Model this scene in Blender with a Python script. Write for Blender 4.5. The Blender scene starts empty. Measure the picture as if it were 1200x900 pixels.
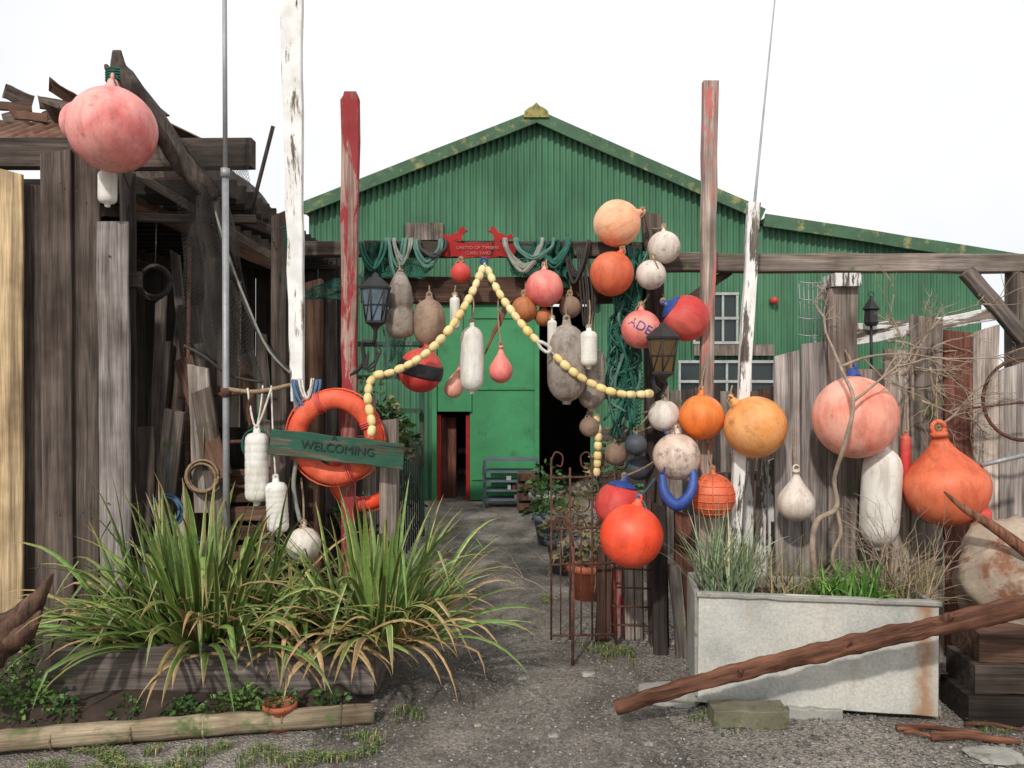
import bpy, math, random
from mathutils import Vector, Matrix, noise
random.seed(7)
R=random.random
def U(a,b): return a+(b-a)*random.random()
CAMH=1.6; F=940.0
# survey helper: facade measurements (bearing/height) + true distance -> metres
def W(u,v,d): return Vector(((u-600)/F*d, d, CAMH+(450-v)/F*d))
def S(px,d): return px/F*d
def c(r,g,b):
    f=lambda x:(x/255/12.92) if x<=10 else ((x/255+0.055)/1.055)**2.4
    return (f(r),f(g),f(b),1)
scn=bpy.context.scene; col=scn.collection

# ---------------------------------------------------------------- materials
def newmat(name):
    m=bpy.data.materials.new(name); m.use_nodes=True
    nt=m.node_tree; nt.nodes.clear()
    o=nt.nodes.new('ShaderNodeOutputMaterial'); b=nt.nodes.new('ShaderNodeBsdfPrincipled')
    nt.links.new(b.outputs[0],o.inputs[0]); return m,nt,b
def coords(nt,scale,rnd=True,seed=0):
    tc=nt.nodes.new('ShaderNodeTexCoord'); mp=nt.nodes.new('ShaderNodeMapping')
    mp.inputs['Scale'].default_value=scale
    if rnd:
        oi=nt.nodes.new('ShaderNodeObjectInfo'); ml=nt.nodes.new('ShaderNodeMath'); ml.operation='MULTIPLY'; ml.inputs[1].default_value=37.0+seed
        cb=nt.nodes.new('ShaderNodeCombineXYZ')
        nt.links.new(oi.outputs['Random'],ml.inputs[0])
        for i in range(3): nt.links.new(ml.outputs[0],cb.inputs[i])
        nt.links.new(cb.outputs[0],mp.inputs['Location'])
    nt.links.new(tc.outputs['Object'],mp.inputs['Vector']); return mp.outputs[0]
def noi(nt,vec,scale,detail=6,rough=0.6,dist=0):
    n=nt.nodes.new('ShaderNodeTexNoise'); n.inputs['Scale'].default_value=scale
    n.inputs['Detail'].default_value=min(detail,3.5) if detail<8 else 5.0; n.inputs['Roughness'].default_value=rough; n.inputs['Distortion'].default_value=dist
    nt.links.new(vec,n.inputs['Vector']); return n.outputs['Fac']
def ramp(nt,fac,stops):
    r=nt.nodes.new('ShaderNodeValToRGB'); e=r.color_ramp.elements
    while len(e)<len(stops): e.new(0.5)
    for i,(p,cl) in enumerate(stops): e[i].position=p; e[i].color=cl if len(cl)==4 else (*cl,1)
    nt.links.new(fac,r.inputs[0]); return r.outputs[0]
def mix(nt,fac,a,b,mode='MIX'):
    m=nt.nodes.new('ShaderNodeMix'); m.data_type='RGBA'; m.blend_type=mode
    for s,i in ((fac,0),(a,6),(b,7)):
        if isinstance(s,(int,float)): m.inputs[i].default_value=s
        elif isinstance(s,(tuple,list)): m.inputs[i].default_value=s
        else: nt.links.new(s,m.inputs[i])
    return m.outputs[2]
def bump(nt,b,h,strength=0.4,dist=0.01):
    n=nt.nodes.new('ShaderNodeBump'); n.inputs['Strength'].default_value=strength; n.inputs['Distance'].default_value=dist
    nt.links.new(h,n.inputs['Height']); nt.links.new(n.outputs[0],b.inputs['Normal'])
def mul(cl,k): return (cl[0]*k,cl[1]*k,cl[2]*k,1)
BW=lambda v:(v,v,v,1)
def wood(name,base,dark=0.3,light=1.35,paint=None,amt=0.5,moss=0.0,bs=0.8):
    m,nt,b=newmat(name)
    g=coords(nt,(30,30,1.6)); s=coords(nt,(1,1,1),seed=11); fine=coords(nt,(120,120,3),seed=3); st=coords(nt,(6,6,0.5),seed=21)
    n1=noi(nt,g,1.0,8,0.65,0.6); n2=noi(nt,s,3.0,5); n3=noi(nt,fine,1.0,4,0.6)
    cl=ramp(nt,n1,[(0.28,mul(base,dark)),(0.48,mul(base,0.8)),(0.7,mul(base,light))])
    cl=mix(nt,0.8,cl,ramp(nt,n3,[(0.3,BW(0.4)),(0.6,BW(1.0))]),'MULTIPLY')
    cl=mix(nt,0.85,cl,ramp(nt,n2,[(0.3,(0.45,0.40,0.36,1)),(0.6,(1.05,1.05,1.05,1))]),'MULTIPLY')
    cl=mix(nt,0.8,cl,ramp(nt,noi(nt,st,1.5,4,.6),[(0.32,(0.42,0.40,0.40,1)),(0.55,BW(1.08))]),'MULTIPLY')
    oi=nt.nodes.new('ShaderNodeObjectInfo')
    cl=mix(nt,1.0,cl,ramp(nt,oi.outputs['Random'],[(0,(0.68,0.68,0.72,1)),(0.5,(1.0,0.96,0.92,1)),(1,(1.28,1.25,1.22,1))]),'MULTIPLY')
    if moss>0:
        k=ramp(nt,noi(nt,s,7,6,0.7),[(0.62-moss*0.2,BW(0)),(0.72-moss*0.15,BW(1))])
        cl=mix(nt,k,cl,(0.10,0.13,0.05,1))
    if paint:
        pg=coords(nt,(9,9,1.4),seed=5)
        k=ramp(nt,noi(nt,pg,1.6,10,0.72,0.3),[(amt-0.02,BW(1)),(amt+0.03,BW(0))])
        pc=mix(nt,0.6,paint,ramp(nt,noi(nt,s,8,6),[(0.3,BW(0.6)),(0.65,BW(1.1))]),'MULTIPLY')
        cl=mix(nt,k,cl,pc)
    nt.links.new(cl,b.inputs['Base Color']); b.inputs['Roughness'].default_value=0.85
    b.inputs['Specular IOR Level'].default_value=0.25
    bump(nt,b,n1,bs,0.008); return m
def plain(name,base,rough=0.6,var=0.4,scale=6,dirt=None,dirtamt=0.55,metal=0,bs=0.3,fine=60):
    m,nt,b=newmat(name); s=coords(nt,(1,1,1))
    n1=noi(nt,s,scale,8,0.62); n2=noi(nt,s,fine,5,0.6)
    cl=ramp(nt,n1,[(0.3,mul(base,1-var)),(0.65,mul(base,1+var*0.4))])
    cl=mix(nt,0.5,cl,ramp(nt,n2,[(0.3,BW(0.7)),(0.6,BW(1.05))]),'MULTIPLY')
    if dirt:
        s2=coords(nt,(1,1,1),seed=9)
        k=ramp(nt,noi(nt,s2,scale*1.7,10,0.7),[(dirtamt,BW(0)),(dirtamt+0.12,BW(0.85))]); cl=mix(nt,k,cl,dirt)
    nt.links.new(cl,b.inputs['Base Color']); b.inputs['Roughness'].default_value=rough; b.inputs['Metallic'].default_value=metal
    bump(nt,b,n2,bs,0.004); return m
def buoym(name,base,fade,fadepos=0.5,rough=0.5,dirt=0.60):
    m,nt,b=newmat(name); s=coords(nt,(1,1,1)); s2=coords(nt,(5,5,1.2),seed=8)
    k=ramp(nt,noi(nt,s,4.2,6,0.6,0.4),[(fadepos-0.16,BW(0)),(fadepos+0.18,BW(1))])
    cl=mix(nt,k,base,fade)
    g=ramp(nt,noi(nt,s,13,10,0.75),[(dirt,BW(0)),(dirt+0.14,BW(0.65))])
    cl=mix(nt,g,cl,(0.13,0.09,0.07,1))
    st=ramp(nt,noi(nt,s2,3.0,6,0.7),[(0.35,(0.66,0.61,0.58,1)),(0.55,BW(1))])
    cl=mix(nt,0.75,cl,st,'MULTIPLY')
    sp=ramp(nt,noi(nt,s,90,3,0.7),[(0.28,BW(0.5)),(0.42,BW(1))])
    cl=mix(nt,0.5,cl,sp,'MULTIPLY')
    nt.links.new(cl,b.inputs['Base Color'])
    b.inputs['Roughness'].default_value=rough+.05
    b.inputs['Specular IOR Level'].default_value=0.4
    bump(nt,b,noi(nt,s,40,5,0.7),0.35,0.004); return m
def attrm(name,rough=0.55,spec=0.3):
    m,nt,b=newmat(name); a=nt.nodes.new('ShaderNodeAttribute'); a.attribute_name='Col'
    s=coords(nt,(1,1,1)); cl=mix(nt,0.6,a.outputs['Color'],ramp(nt,noi(nt,s,45,2),[(0.3,BW(0.6)),(0.65,BW(1.15))]),'MULTIPLY')
    nt.links.new(cl,b.inputs['Base Color']); b.inputs['Roughness'].default_value=rough
    b.inputs['Specular IOR Level'].default_value=spec; return m

M={}
M['wdark']=wood('weathered_wood_dark',c(100,90,84)); M['wgrey']=wood('weathered_wood_grey',c(146,136,129),moss=0.1)
M['wpale']=wood('weathered_wood_pale',c(198,188,178)); M['wbrown']=wood('brown_wood',c(112,87,73))
M['wred']=wood('reddish_wood',c(130,86,74)); M['wyel']=wood('new_timber',c(206,182,144),dark=0.6,light=1.15,bs=.4)
M['wvdark']=wood('very_dark_wood',c(52,46,42)); M['wwhite']=wood('white_paint_wood',c(150,142,130),paint=c(236,234,230),amt=0.56)  # wvdark: one very dark wood tone shared by several timbers
M['wwhite2']=wood('worn_white_wood',c(140,132,122),paint=c(220,218,214),amt=0.5)
M['redpaint']=wood('flaking_red_paint',c(168,140,130),paint=c(150,58,60),amt=0.51)
M['pinkpaint']=wood('flaking_pink_paint',c(206,190,178),paint=c(192,112,106),amt=0.44)
M['greenpaint']=wood('green_sign_paint',c(100,100,88),paint=c(50,88,72),amt=0.52)
M['redsign']=wood('red_sign_paint',c(110,50,44),paint=c(160,42,42),amt=0.62)
M['greendoor']=plain('green_sheet_door',c(56,134,84),0.6,0.3,1.5,dirt=c(40,92,60),dirtamt=0.57,bs=0.1)
M['log']=wood('driftwood_log',c(134,92,72),dark=0.22,light=1.35,bs=1.0)
M['bamboo']=wood('old_round_pole',c(168,154,130),dark=0.5,light=1.1,moss=0.5)
M['rust']=plain('rusty_iron',c(104,64,50),0.85,0.5,14,dirt=c(58,42,36),dirtamt=0.47)
M['rustsheet']=plain('rusty_sheet',c(122,92,74),0.9,0.5,3,dirt=c(96,52,36),dirtamt=0.5)
M['iron']=plain('black_iron',c(40,39,40),0.6,0.3,20)
M['galv']=plain('galvanised_pipe',c(150,152,154),0.5,0.2,10,metal=0.3)
M['rope']=plain('natural_rope',c(150,128,102),0.9,0.35,30); M['ropew']=plain('white_rope',c(206,200,188),0.9,0.3,30)
M['ropeg']=plain('green_rope',c(34,96,80),0.85,0.5,20); M['ropet']=plain('teal_rope',c(84,122,110),0.85,0.4,16)
M['ropegr']=plain('grey_rope',c(140,140,130),0.9,0.4,20)
M['ropeb']=plain('blue_rope',c(78,106,134),0.8,0.4,16); M['netd']=plain('dark_net',c(62,58,54),0.9,0.3,10)
def concm():
    m,nt,b=newmat('fibre_cement'); s=coords(nt,(1,1,1)); st=coords(nt,(0.6,4,4),seed=4)
    cl=ramp(nt,noi(nt,s,2.6,8,.65),[(.3,c(152,153,149)),(.5,c(188,186,178)),(.7,c(206,202,191))])
    cl=mix(nt,.6,cl,ramp(nt,noi(nt,s,70,4,.7),[(.3,BW(.62)),(.6,BW(1.05))]),'MULTIPLY')
    k=ramp(nt,noi(nt,st,1.3,6,.6),[(.53,BW(0)),(.72,BW(.6))]); cl=mix(nt,k,cl,c(156,132,96))
    # rust run near one end (object z = length axis of the slab)
    tc=nt.nodes.new('ShaderNodeTexCoord'); sp=nt.nodes.new('ShaderNodeSeparateXYZ'); nt.links.new(tc.outputs['Object'],sp.inputs[0])
    ad=nt.nodes.new('ShaderNodeMath'); ad.operation='MULTIPLY_ADD'; nt.links.new(noi(nt,s,9,6,.6),ad.inputs[0]); ad.inputs[1].default_value=.10; nt.links.new(sp.outputs['Z'],ad.inputs[2])
    r=ramp(nt,ad.outputs[0],[(1.055/1.3,BW(0)),(1.09/1.3,BW(.7)),(1.105/1.3,BW(.6)),(1.14/1.3,BW(.05))])
    md=nt.nodes.new('ShaderNodeMath'); md.operation='DIVIDE'; md.inputs[1].default_value=1.3; nt.links.new(ad.outputs[0],md.inputs[0])
    nt.links.new(md.outputs[0],r.node.inputs[0]); cl=mix(nt,r,cl,c(150,96,52))
    nt.links.new(cl,b.inputs['Base Color']); b.inputs['Roughness'].default_value=.9; bump(nt,b,noi(nt,s,45,5,.7),.6,.005); return m
M['conc']=concm()
M['stone']=plain('boulder_stone',c(172,156,138),0.9,0.4,4,dirt=c(124,74,44),dirtamt=0.52,bs=0.9,fine=30)
M['slab']=plain('stone_slab',c(156,154,146),0.9,0.3,5,dirt=c(88,88,70),dirtamt=0.55,bs=0.7)
M['mossy']=plain('mossy_block',c(112,108,88),0.95,0.4,6,dirt=c(60,72,36),dirtamt=0.5,bs=0.8)
M['soil']=plain('soil',c(66,54,45),0.95,0.5,9,bs=1.0,fine=40)
M['terra']=plain('terracotta',c(178,98,70),0.8,0.2,8)
M['white']=plain('grey_white_window_frame',c(172,176,172),0.6,0.3,8)
M['glass']=plain('amber_glass',c(96,76,48),0.15,0.3,8,bs=0.05); M['dglass']=plain('dark_window_glass',c(44,54,54),0.12,0.2,3,bs=0.0)
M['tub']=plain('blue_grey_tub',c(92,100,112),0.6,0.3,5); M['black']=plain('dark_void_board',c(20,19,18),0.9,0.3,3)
M['branch']=plain('dead_branch',c(156,138,120),0.9,0.4,16)
M['bead']=buoym('cream_float',c(226,200,128),c(236,218,168),0.5,0.5,0.66)
M['bluep']=buoym('blue_plastic',c(44,70,140),c(76,102,170),0.6,0.45,0.66)
B={}
B['faded']=buoym('faded_pink',c(220,112,110),c(238,166,158),0.42)
B['salmon']=buoym('salmon',c(236,132,110),c(242,178,158),0.42)
B['red']=buoym('red_buoy',c(200,62,58),c(214,110,96),0.55)
B['vivid']=buoym('vivid_red',c(244,80,48),c(248,110,78),0.55,0.42,0.70)
B['orange']=buoym('orange_buoy',c(238,122,48),c(242,152,84),0.5,0.5,0.62)
B['peach']=buoym('peach_buoy',c(242,150,106),c(248,192,154),0.42)
B['amber']=buoym('amber_buoy',c(224,138,64),c(234,172,112),0.48,0.5,0.58)
B['oran2']=buoym('orange_red',c(210,92,58),c(226,124,86),0.5)
B['pink']=buoym('pink_buoy',c(224,100,98),c(234,152,138),0.45)
B['white']=buoym('white_buoy',c(222,214,204),c(208,190,172),0.55,0.55,0.56)
B['beige']=buoym('beige_buoy',c(208,178,158),c(224,206,192),0.5,0.6,0.5)
B['wfend']=buoym('white_fender',c(228,226,218),c(210,204,192),0.55,0.55,0.60)
B['gfend']=buoym('grey_fender',c(174,164,152),c(138,128,118),0.5,0.7,0.48)
B['taupe']=buoym('taupe_fender',c(132,108,92),c(160,136,116),0.5,0.7,0.52)
B['brown']=buoym('brown_buoy',c(172,102,60),c(192,124,82),0.5,0.6,0.55)
B['dark']=buoym('dark_buoy',c(60,66,76),c(92,96,104),0.5)
B['black']=buoym('black_rubber',c(30,30,34),c(50,50,54),0.5)
M['leaf']=attrm('leaf',0.45,0.35); M['dryleaf']=attrm('dry_grass',0.9,0.1); M['stonecol']=attrm('gravel_stones',0.9,0.15)

def clad():
    m,nt,b=newmat('green_corrugated'); s=coords(nt,(1,1,1),False); st=coords(nt,(6,1,0.4),False)
    cl=ramp(nt,noi(nt,s,0.8,5),[(0.3,c(56,104,74)),(0.7,c(80,128,96))])
    cl=mix(nt,0.65,cl,ramp(nt,noi(nt,st,1.5,6,0.7),[(0.3,BW(0.5)),(0.6,BW(1.1))]),'MULTIPLY')
    k=ramp(nt,noi(nt,s,5,10,0.75),[(0.62,BW(0)),(0.72,BW(0.7))]); cl=mix(nt,k,cl,c(112,104,80))
    nt.links.new(cl,b.inputs['Base Color']); b.inputs['Roughness'].default_value=0.6; return m
M['clad']=clad()
M['fascia']=plain('lichen_green_fascia',c(70,102,76),0.8,0.3,4,dirt=c(146,142,92),dirtamt=0.54)
M['ridge']=plain('lichen_ridge',c(150,142,84),0.9,0.4,8,dirt=c(90,100,60),dirtamt=0.5)

# ---------------------------------------------------------------- geometry helpers
def grp(name,loc=(0,0,0)):
    e=bpy.data.objects.new(name,None); e.empty_display_size=0.1; e.location=loc; col.objects.link(e); return e
def setpar(o,p):
    if p: o.parent=p; o.matrix_parent_inverse=Matrix.Translation(-Vector(p.location))
def mk(name,vs,fs,mat,par=None,smooth=False,mw=None,cols=None):
    me=bpy.data.meshes.new(name); me.from_pydata([tuple(v) for v in vs],[],fs)
    if smooth: me.polygons.foreach_set('use_smooth',[True]*len(me.polygons))
    me.materials.append(mat)
    if cols:
        a=me.color_attributes.new('Col','FLOAT_COLOR','POINT'); a.data.foreach_set('color',[x for q in cols for x in q])
    me.update(); o=bpy.data.objects.new(name,me)
    if mw: o.matrix_world=mw
    col.objects.link(o); setpar(o,par); return o
def frame(p,x,y,z): return Matrix(((x.x,y.x,z.x,p.x),(x.y,y.y,z.y,p.y),(x.z,y.z,z.z,p.z),(0,0,0,1)))
def plank(name,p0,p1,w,t,mat,par=None,seg=7,jag=0.0,wob=0.003,w1=None,face=None):
    p0=Vector(p0);p1=Vector(p1); z=(p1-p0); L=z.length; z.normalize()
    y=Vector(face) if face else Vector((0,1,0))
    if abs(y.dot(z))>0.95: y=Vector((0,0,1))
    x=y.cross(z).normalized(); y=z.cross(x).normalized()
    w1=w if w1 is None else w1; vs=[];fs=[]; ja=U(-jag,jag); jb=U(-jag,0)
    for i in range(seg+1):
        f=i/seg; hw=(w+(w1-w)*f)/2; ht=t/2; ch=min(0.004,ht*0.4,hw*0.4); ox=U(-wob,wob)*1.4; oy=U(-wob,wob)*0.5; e=U(-wob,wob)*.6
        for (sx,sy) in ((-1,-1+1e-9),(1,-1),(1,1),(-1,1)):
            a=(sx*(hw+e),sy*(ht-ch)); b_=(sx*(hw+e-ch),sy*ht)
            pr=[a,b_] if (sx*sy>0) else [b_,a]
            for q in pr:
                zz=f*L
                if i==seg: zz+=ja*(q[0]/hw)+jb
                vs.append((q[0]+ox,q[1]+oy,zz))
    for i in range(seg):
        for j in range(8):
            k=(j+1)%8; fs.append((i*8+j,i*8+k,i*8+8+k,i*8+8+j))
    fs.append(tuple(range(7,-1,-1))); fs.append(tuple(seg*8+j for j in range(8)))
    return mk(name,vs,fs,mat,par,False,frame(p0,x,y,z))
def catm(pts,n):
    pts=[Vector(p) for p in pts]
    if n<=1 or len(pts)<3: return pts,[i for i in range(len(pts))]
    out=[];ts=[]
    for i in range(len(pts)-1):
        a=pts[max(i-1,0)];b=pts[i];c_=pts[i+1];d=pts[min(i+2,len(pts)-1)]
        for k in range(n):
            t=k/n; out.append(0.5*((2*b)+(c_-a)*t+(2*a-5*b+4*c_-d)*t*t+(3*b-a-3*c_+d)*t**3)); ts.append(i+t)
    out.append(pts[-1]); ts.append(len(pts)-1); return out,ts
def tubegeo(pts,r,sides=8,n=4,rn=0.0,vs=None,fs=None):
    if vs is None: vs=[];fs=[]
    P,T=catm(pts,n); base=len(vs)
    rl=r if isinstance(r,(list,tuple)) else None
    d=(P[1]-P[0]).normalized(); up=Vector((0,0,1)) if abs(d.z)<0.9 else Vector((1,0,0))
    x=d.cross(up).normalized()
    for i,p in enumerate(P):
        d=((P[min(i+1,len(P)-1)]-P[max(i-1,0)])); d=d.normalized() if d.length>1e-9 else Vector((0,0,1))
        x=(x-d*x.dot(d)); x=x.normalized() if x.length>1e-6 else d.orthogonal().normalized()
        y=d.cross(x)
        if rl:
            a=int(min(T[i],len(rl)-1)); b=min(a+1,len(rl)-1); rr=rl[a]+(rl[b]-rl[a])*(T[i]-a)
        else: rr=r
        for j in range(sides):
            an=2*math.pi*j/sides; q=rr
            if rn: q=rr*(1+noise.noise(Vector((p.x*9+math.cos(an),p.y*9+math.sin(an),p.z*9)))*rn*2+noise.noise(Vector((math.cos(an)*4,math.sin(an)*4,(p.x+p.z)*22)))*rn)
            vs.append(p+x*math.cos(an)*q+y*math.sin(an)*q)
    for i in range(len(P)-1):
        for j in range(sides):
            k=(j+1)%sides; fs.append((base+i*sides+j,base+i*sides+k,base+(i+1)*sides+k,base+(i+1)*sides+j))
    fs.append(tuple(base+j for j in range(sides-1,-1,-1))); fs.append(tuple(base+(len(P)-1)*sides+j for j in range(sides)))
    return vs,fs
def tube(name,pts,r,mat,par=None,sides=8,n=4,rn=0.0,smooth=True):
    vs,fs=tubegeo(pts,r,sides,n,rn); return mk(name,vs,fs,mat,par,smooth)
def logz(name,p0,p1,r0,r1,mat,par=None,sides=16,seg=30,rn=0.12,bend=0.02):
    p0=Vector(p0);p1=Vector(p1); z=p1-p0; L=z.length; z.normalize(); x=z.orthogonal().normalized(); y=z.cross(x)
    pts=[Vector((bend*math.sin(i/seg*5),bend*math.sin(i/seg*3.1+1),L*i/seg)) for i in range(seg+1)]
    vs,fs=tubegeo(pts,[r0+(r1-r0)*i/seg for i in range(seg+1)],sides,1,rn)
    return mk(name,vs,fs,mat,par,True,frame(p0,x,y,z))
def revgeo(prof,segs=28,vs=None,fs=None,M4=None):
    if vs is None: vs=[];fs=[]
    b=len(vs); M4=M4 or Matrix.Identity(4)
    for (r,z) in prof:
        for j in range(segs):
            a=2*math.pi*j/segs; vs.append(M4@Vector((r*math.cos(a),r*math.sin(a),z)))
    for i in range(len(prof)-1):
        for j in range(segs):
            k=(j+1)%segs; fs.append((b+i*segs+j,b+i*segs+k,b+(i+1)*segs+k,b+(i+1)*segs+j))
    fs.append(tuple(b+j for j in range(segs-1,-1,-1))); fs.append(tuple(b+(len(prof)-1)*segs+j for j in range(segs)))
    return vs,fs
def rev(name,prof,mw,mat,par=None,segs=28,smooth=True):
    vs,fs=revgeo(prof,segs); return mk(name,vs,fs,mat,par,smooth,mw)
def tilt(loc,ax=0.0,ay=0.0,az=0.0):
    return Matrix.Translation(loc)@Matrix.Rotation(ay,4,'Y')@Matrix.Rotation(ax,4,'X')@Matrix.Rotation(az,4,'Z')
def ringpts(c0,x,y,r,n=20,a0=0,a1=2*math.pi): return [c0+x*math.cos(a0+(a1-a0)*i/n)*r+y*math.sin(a0+(a1-a0)*i/n)*r for i in range(n+1)]
X=Vector((1,0,0));Y=Vector((0,1,0));Z=Vector((0,0,1))

def buoy(u,v,dpx,D,mat,to=None,lug=None,ay=0,ax=0,name='mooring_buoy',band=None,ropem='rope',tod=None,cap=False,ribs=False):
    r=S(dpx,D)/2; p=W(u,v,D); g=grp(name,p); mw=tilt(p,ax,ay,U(0,6))
    prof=[(0.001,-r)]+[(r*math.cos(a),r*math.sin(a)) for a in [math.radians(x) for x in range(-84,79,6)]]
    prof+=[(r*0.16,r*1.01),(r*0.13,r*1.04)]
    o=rev('ball',prof,mw,mat,g,36)
    me=o.data   # slightly soft, under-inflated shape
    sd=Vector((u*.1,v*.1,0))
    for vv in me.vertices: vv.co*=1+.025*noise.noise(vv.co/r*1.1+sd)
    lm=lug or mat
    rev('neck',[(r*0.2,r*0.96),(r*0.18,r*1.03),(r*0.13,r*1.08),(r*0.11,r*1.17),(r*0.08,r*1.2)],mw,lm,g,16)
    cc=mw@Vector((0,0,r*1.23)); q=mw.to_3x3()
    tube('eye',ringpts(cc,(q@X),(q@Z),r*0.09,12),r*0.04,lm,g,6,1)
    if cap: rev('cap',[(r*0.64,r*0.80),(r*0.57,r*0.86),(r*0.4,r*0.96),(r*0.2,r*1.04)],mw,lug,g,24)
    if band: rev('band',[(r*1.03*math.cos(a),r*1.03*math.sin(a)) for a in [math.radians(x) for x in range(-14,22,5)]],mw,band,g,36)
    if ribs:
        for k in range(9): tube('weave',[mw@Vector((r*1.01*math.cos(b)*math.cos(k*.698),r*1.01*math.cos(b)*math.sin(k*.698),r*1.01*math.sin(b))) for b in [math.radians(x) for x in range(-80,84,16)]],.004,mat,g,5,2)
        for b in (-50,-30,-10,10,30,50):
            b=math.radians(b); tube('weave',ringpts(mw@Vector((0,0,r*1.01*math.sin(b))),q@X,q@Y,r*1.01*math.cos(b),24),.004,mat,g,5,1)
    if to:
        t=W(to[0],to[1],tod or 4.84); mid=(cc+t)/2+Vector((U(-.01,.01),0,-0.005)); tube('rope',[cc,mid,t],0.006,M[ropem],g,6,5)
        for k in range(2): tube('knot',ringpts(cc+Vector((0,0,.006*k)),X,Z,0.014,8),0.006,M[ropem],g,6,1)
        tube('loose_end',[cc,cc+Vector((U(-.03,.03),-.02,-.02)),cc+Vector((U(-.05,.05),-.03,-.07))],.004,M[ropem],g,5,4)
    return g
def fender(u,vt,vb,wpx,D,mat,kind='cyl',to=None,cap=None,ay=0,ax=0,ropem='rope',tod=None,name='boat_fender'):
    H=S(vb-vt,D); r=S(wpx,D)/2; top=W(u,vt,D); bot=top-Vector((0,0,H)); g=grp(name,bot)
    mw=Matrix.Translation(top)@Matrix.Rotation(ay,4,'Y')@Matrix.Rotation(ax,4,'X')@Matrix.Translation((0,0,-H))@Matrix.Rotation(U(0,6),4,'Z')
    if kind=='cyl':
        e=r*0.9; pr=[(r*.18,0),(r*.3,e*.12),(r*.32,e*.4),(r*.75,e*.55),(r*.95,e*.85),(r,e*1.2)]
        n=7
        for i in range(n):
            z0=e*1.2+(H-2.4*e)*(i+0.5)/n; pr+=[(r*1.0,z0-0.008),(r*0.975,z0),(r*1.0,z0+0.008)]
        pr+=[(r,H-e*1.2),(r*.95,H-e*.85),(r*.75,H-e*.55),(r*.32,H-e*.4),(r*.3,H-e*.12),(r*.18,H)]
    elif kind=='tear':
        pr=[(0.002,0)]+[(r*math.sin(math.radians(a)),r*(1-math.cos(math.radians(a)))) for a in range(12,100,8)]
        z0=pr[-1][1]
        for k in range(1,10):
            f=k/9; pr.append((r*(.17+.83*(.5+.5*math.cos(math.pi*f*.97))),z0+(H-z0)*f*0.9))
        pr+=[(r*.2,H*.93),(r*.2,H*.985),(r*.12,H)]
    elif kind=='egg':
        e=min(r*1.15,H*.42); pr=[(r*.2,0),(r*.24,H*.03)]
        for a in range(15,91,15): pr.append((r*math.sin(math.radians(a)),H*.03+e*(1-math.cos(math.radians(a)))))
        pr.append((r*1.02,H*.5))
        for a in range(90,14,-15): pr.append((r*math.sin(math.radians(a)),H*.95-e*(1-math.cos(math.radians(a)))))
        pr+=[(r*.24,H*.955),(r*.2,H)]
    else:
        pr=[(r*.35,0),(r*.8,H*.03),(r*.98,H*.12),(r,H*.3),(r*.9,H*.42),(r*.76,H*.46),(r*.9,H*.5),(r*.88,H*.62),(r*.75,H*.8),(r*.5,H*.93),(r*.25,H)]
    rev('body',pr,mw,mat,g,28)
    if cap: rev('cap',[(r*.36,H*1.0-r*.5),(r*.38,H-r*.1),(r*.25,H+.004)],mw,cap,g,16)
    cc=mw@Vector((0,0,H+r*.08)); tube('eye',ringpts(cc,X,Z,max(r*.16,.008),10),max(r*.06,.004),cap or mat,g,6,1)
    if to:
        t=W(to[0],to[1],tod or 4.84); tube('rope',[cc,(cc+t)/2+Vector((U(-.01,.01),0,0)),t],0.005,M[ropem],g,6,5)
        tube('knot',ringpts(cc,X,Z,0.014,8),0.006,M[ropem],g,6,1)
    return g
def text(s,p,size,mat,par,xd=X,ext=0.002,name='lettering'):
    cu=bpy.data.curves.new(name,'FONT'); cu.body=s; cu.size=size; cu.align_x='CENTER'; cu.align_y='CENTER'; cu.extrude=ext
    cu.materials.append(mat); o=bpy.data.objects.new(name,cu); zd=Vector((0,-1,0)); xd=xd.normalized(); yd=zd.cross(xd).normalized(); zd=xd.cross(yd)
    o.matrix_world=frame(Vector(p),xd,yd,zd); col.objects.link(o); setpar(o,par); return o
def vp(par,u,vt,D,wpx,mat,ub=None,zb=-0.03,t=0.024,jag=0.02,name='plank',wb=None):
    ub=u if ub is None else ub
    p1=W(u,vt,D); p0=Vector(((ub-600)/F*D,D,zb))
    return plank(name,p0,p1,S(wb or wpx,D),t,M[mat],par,jag=jag,w1=S(wpx,D))

# ---------------------------------------------------------------- ground
def groundmat():
    m,nt,b=newmat('gravel_ground'); s=coords(nt,(1,1,1),False)
    vo=nt.nodes.new('ShaderNodeTexVoronoi'); vo.inputs['Scale'].default_value=85; nt.links.new(s,vo.inputs['Vector'])
    cl=ramp(nt,noi(nt,s,1.1,8,0.65),[(0.35,c(108,101,93)),(0.6,c(152,144,134))])
    sep=nt.nodes.new('ShaderNodeSeparateColor'); nt.links.new(vo.outputs['Color'],sep.inputs[0])
    cl=mix(nt,0.75,cl,ramp(nt,sep.outputs[0],[(0,BW(0.5)),(0.5,BW(0.95)),(1,BW(1.6))]),'MULTIPLY')
    cl=mix(nt,0.7,cl,ramp(nt,noi(nt,s,160,4),[(0.3,BW(0.5)),(0.65,BW(1.2))]),'MULTIPLY')
    k=ramp(nt,noi(nt,s,2.3,8,0.7),[(0.57,BW(0)),(0.74,BW(0.5))]); cl=mix(nt,k,cl,c(84,84,60))
    nt.links.new(cl,b.inputs['Base Color']); b.inputs['Roughness'].default_value=0.9
    bump(nt,b,vo.outputs['Distance'],0.9,0.012); return m
mk('ground',[(-300,-60,0),(300,-60,0),(300,500,0),(-300,500,0)],[(0,1,2,3)],groundmat())
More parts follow.
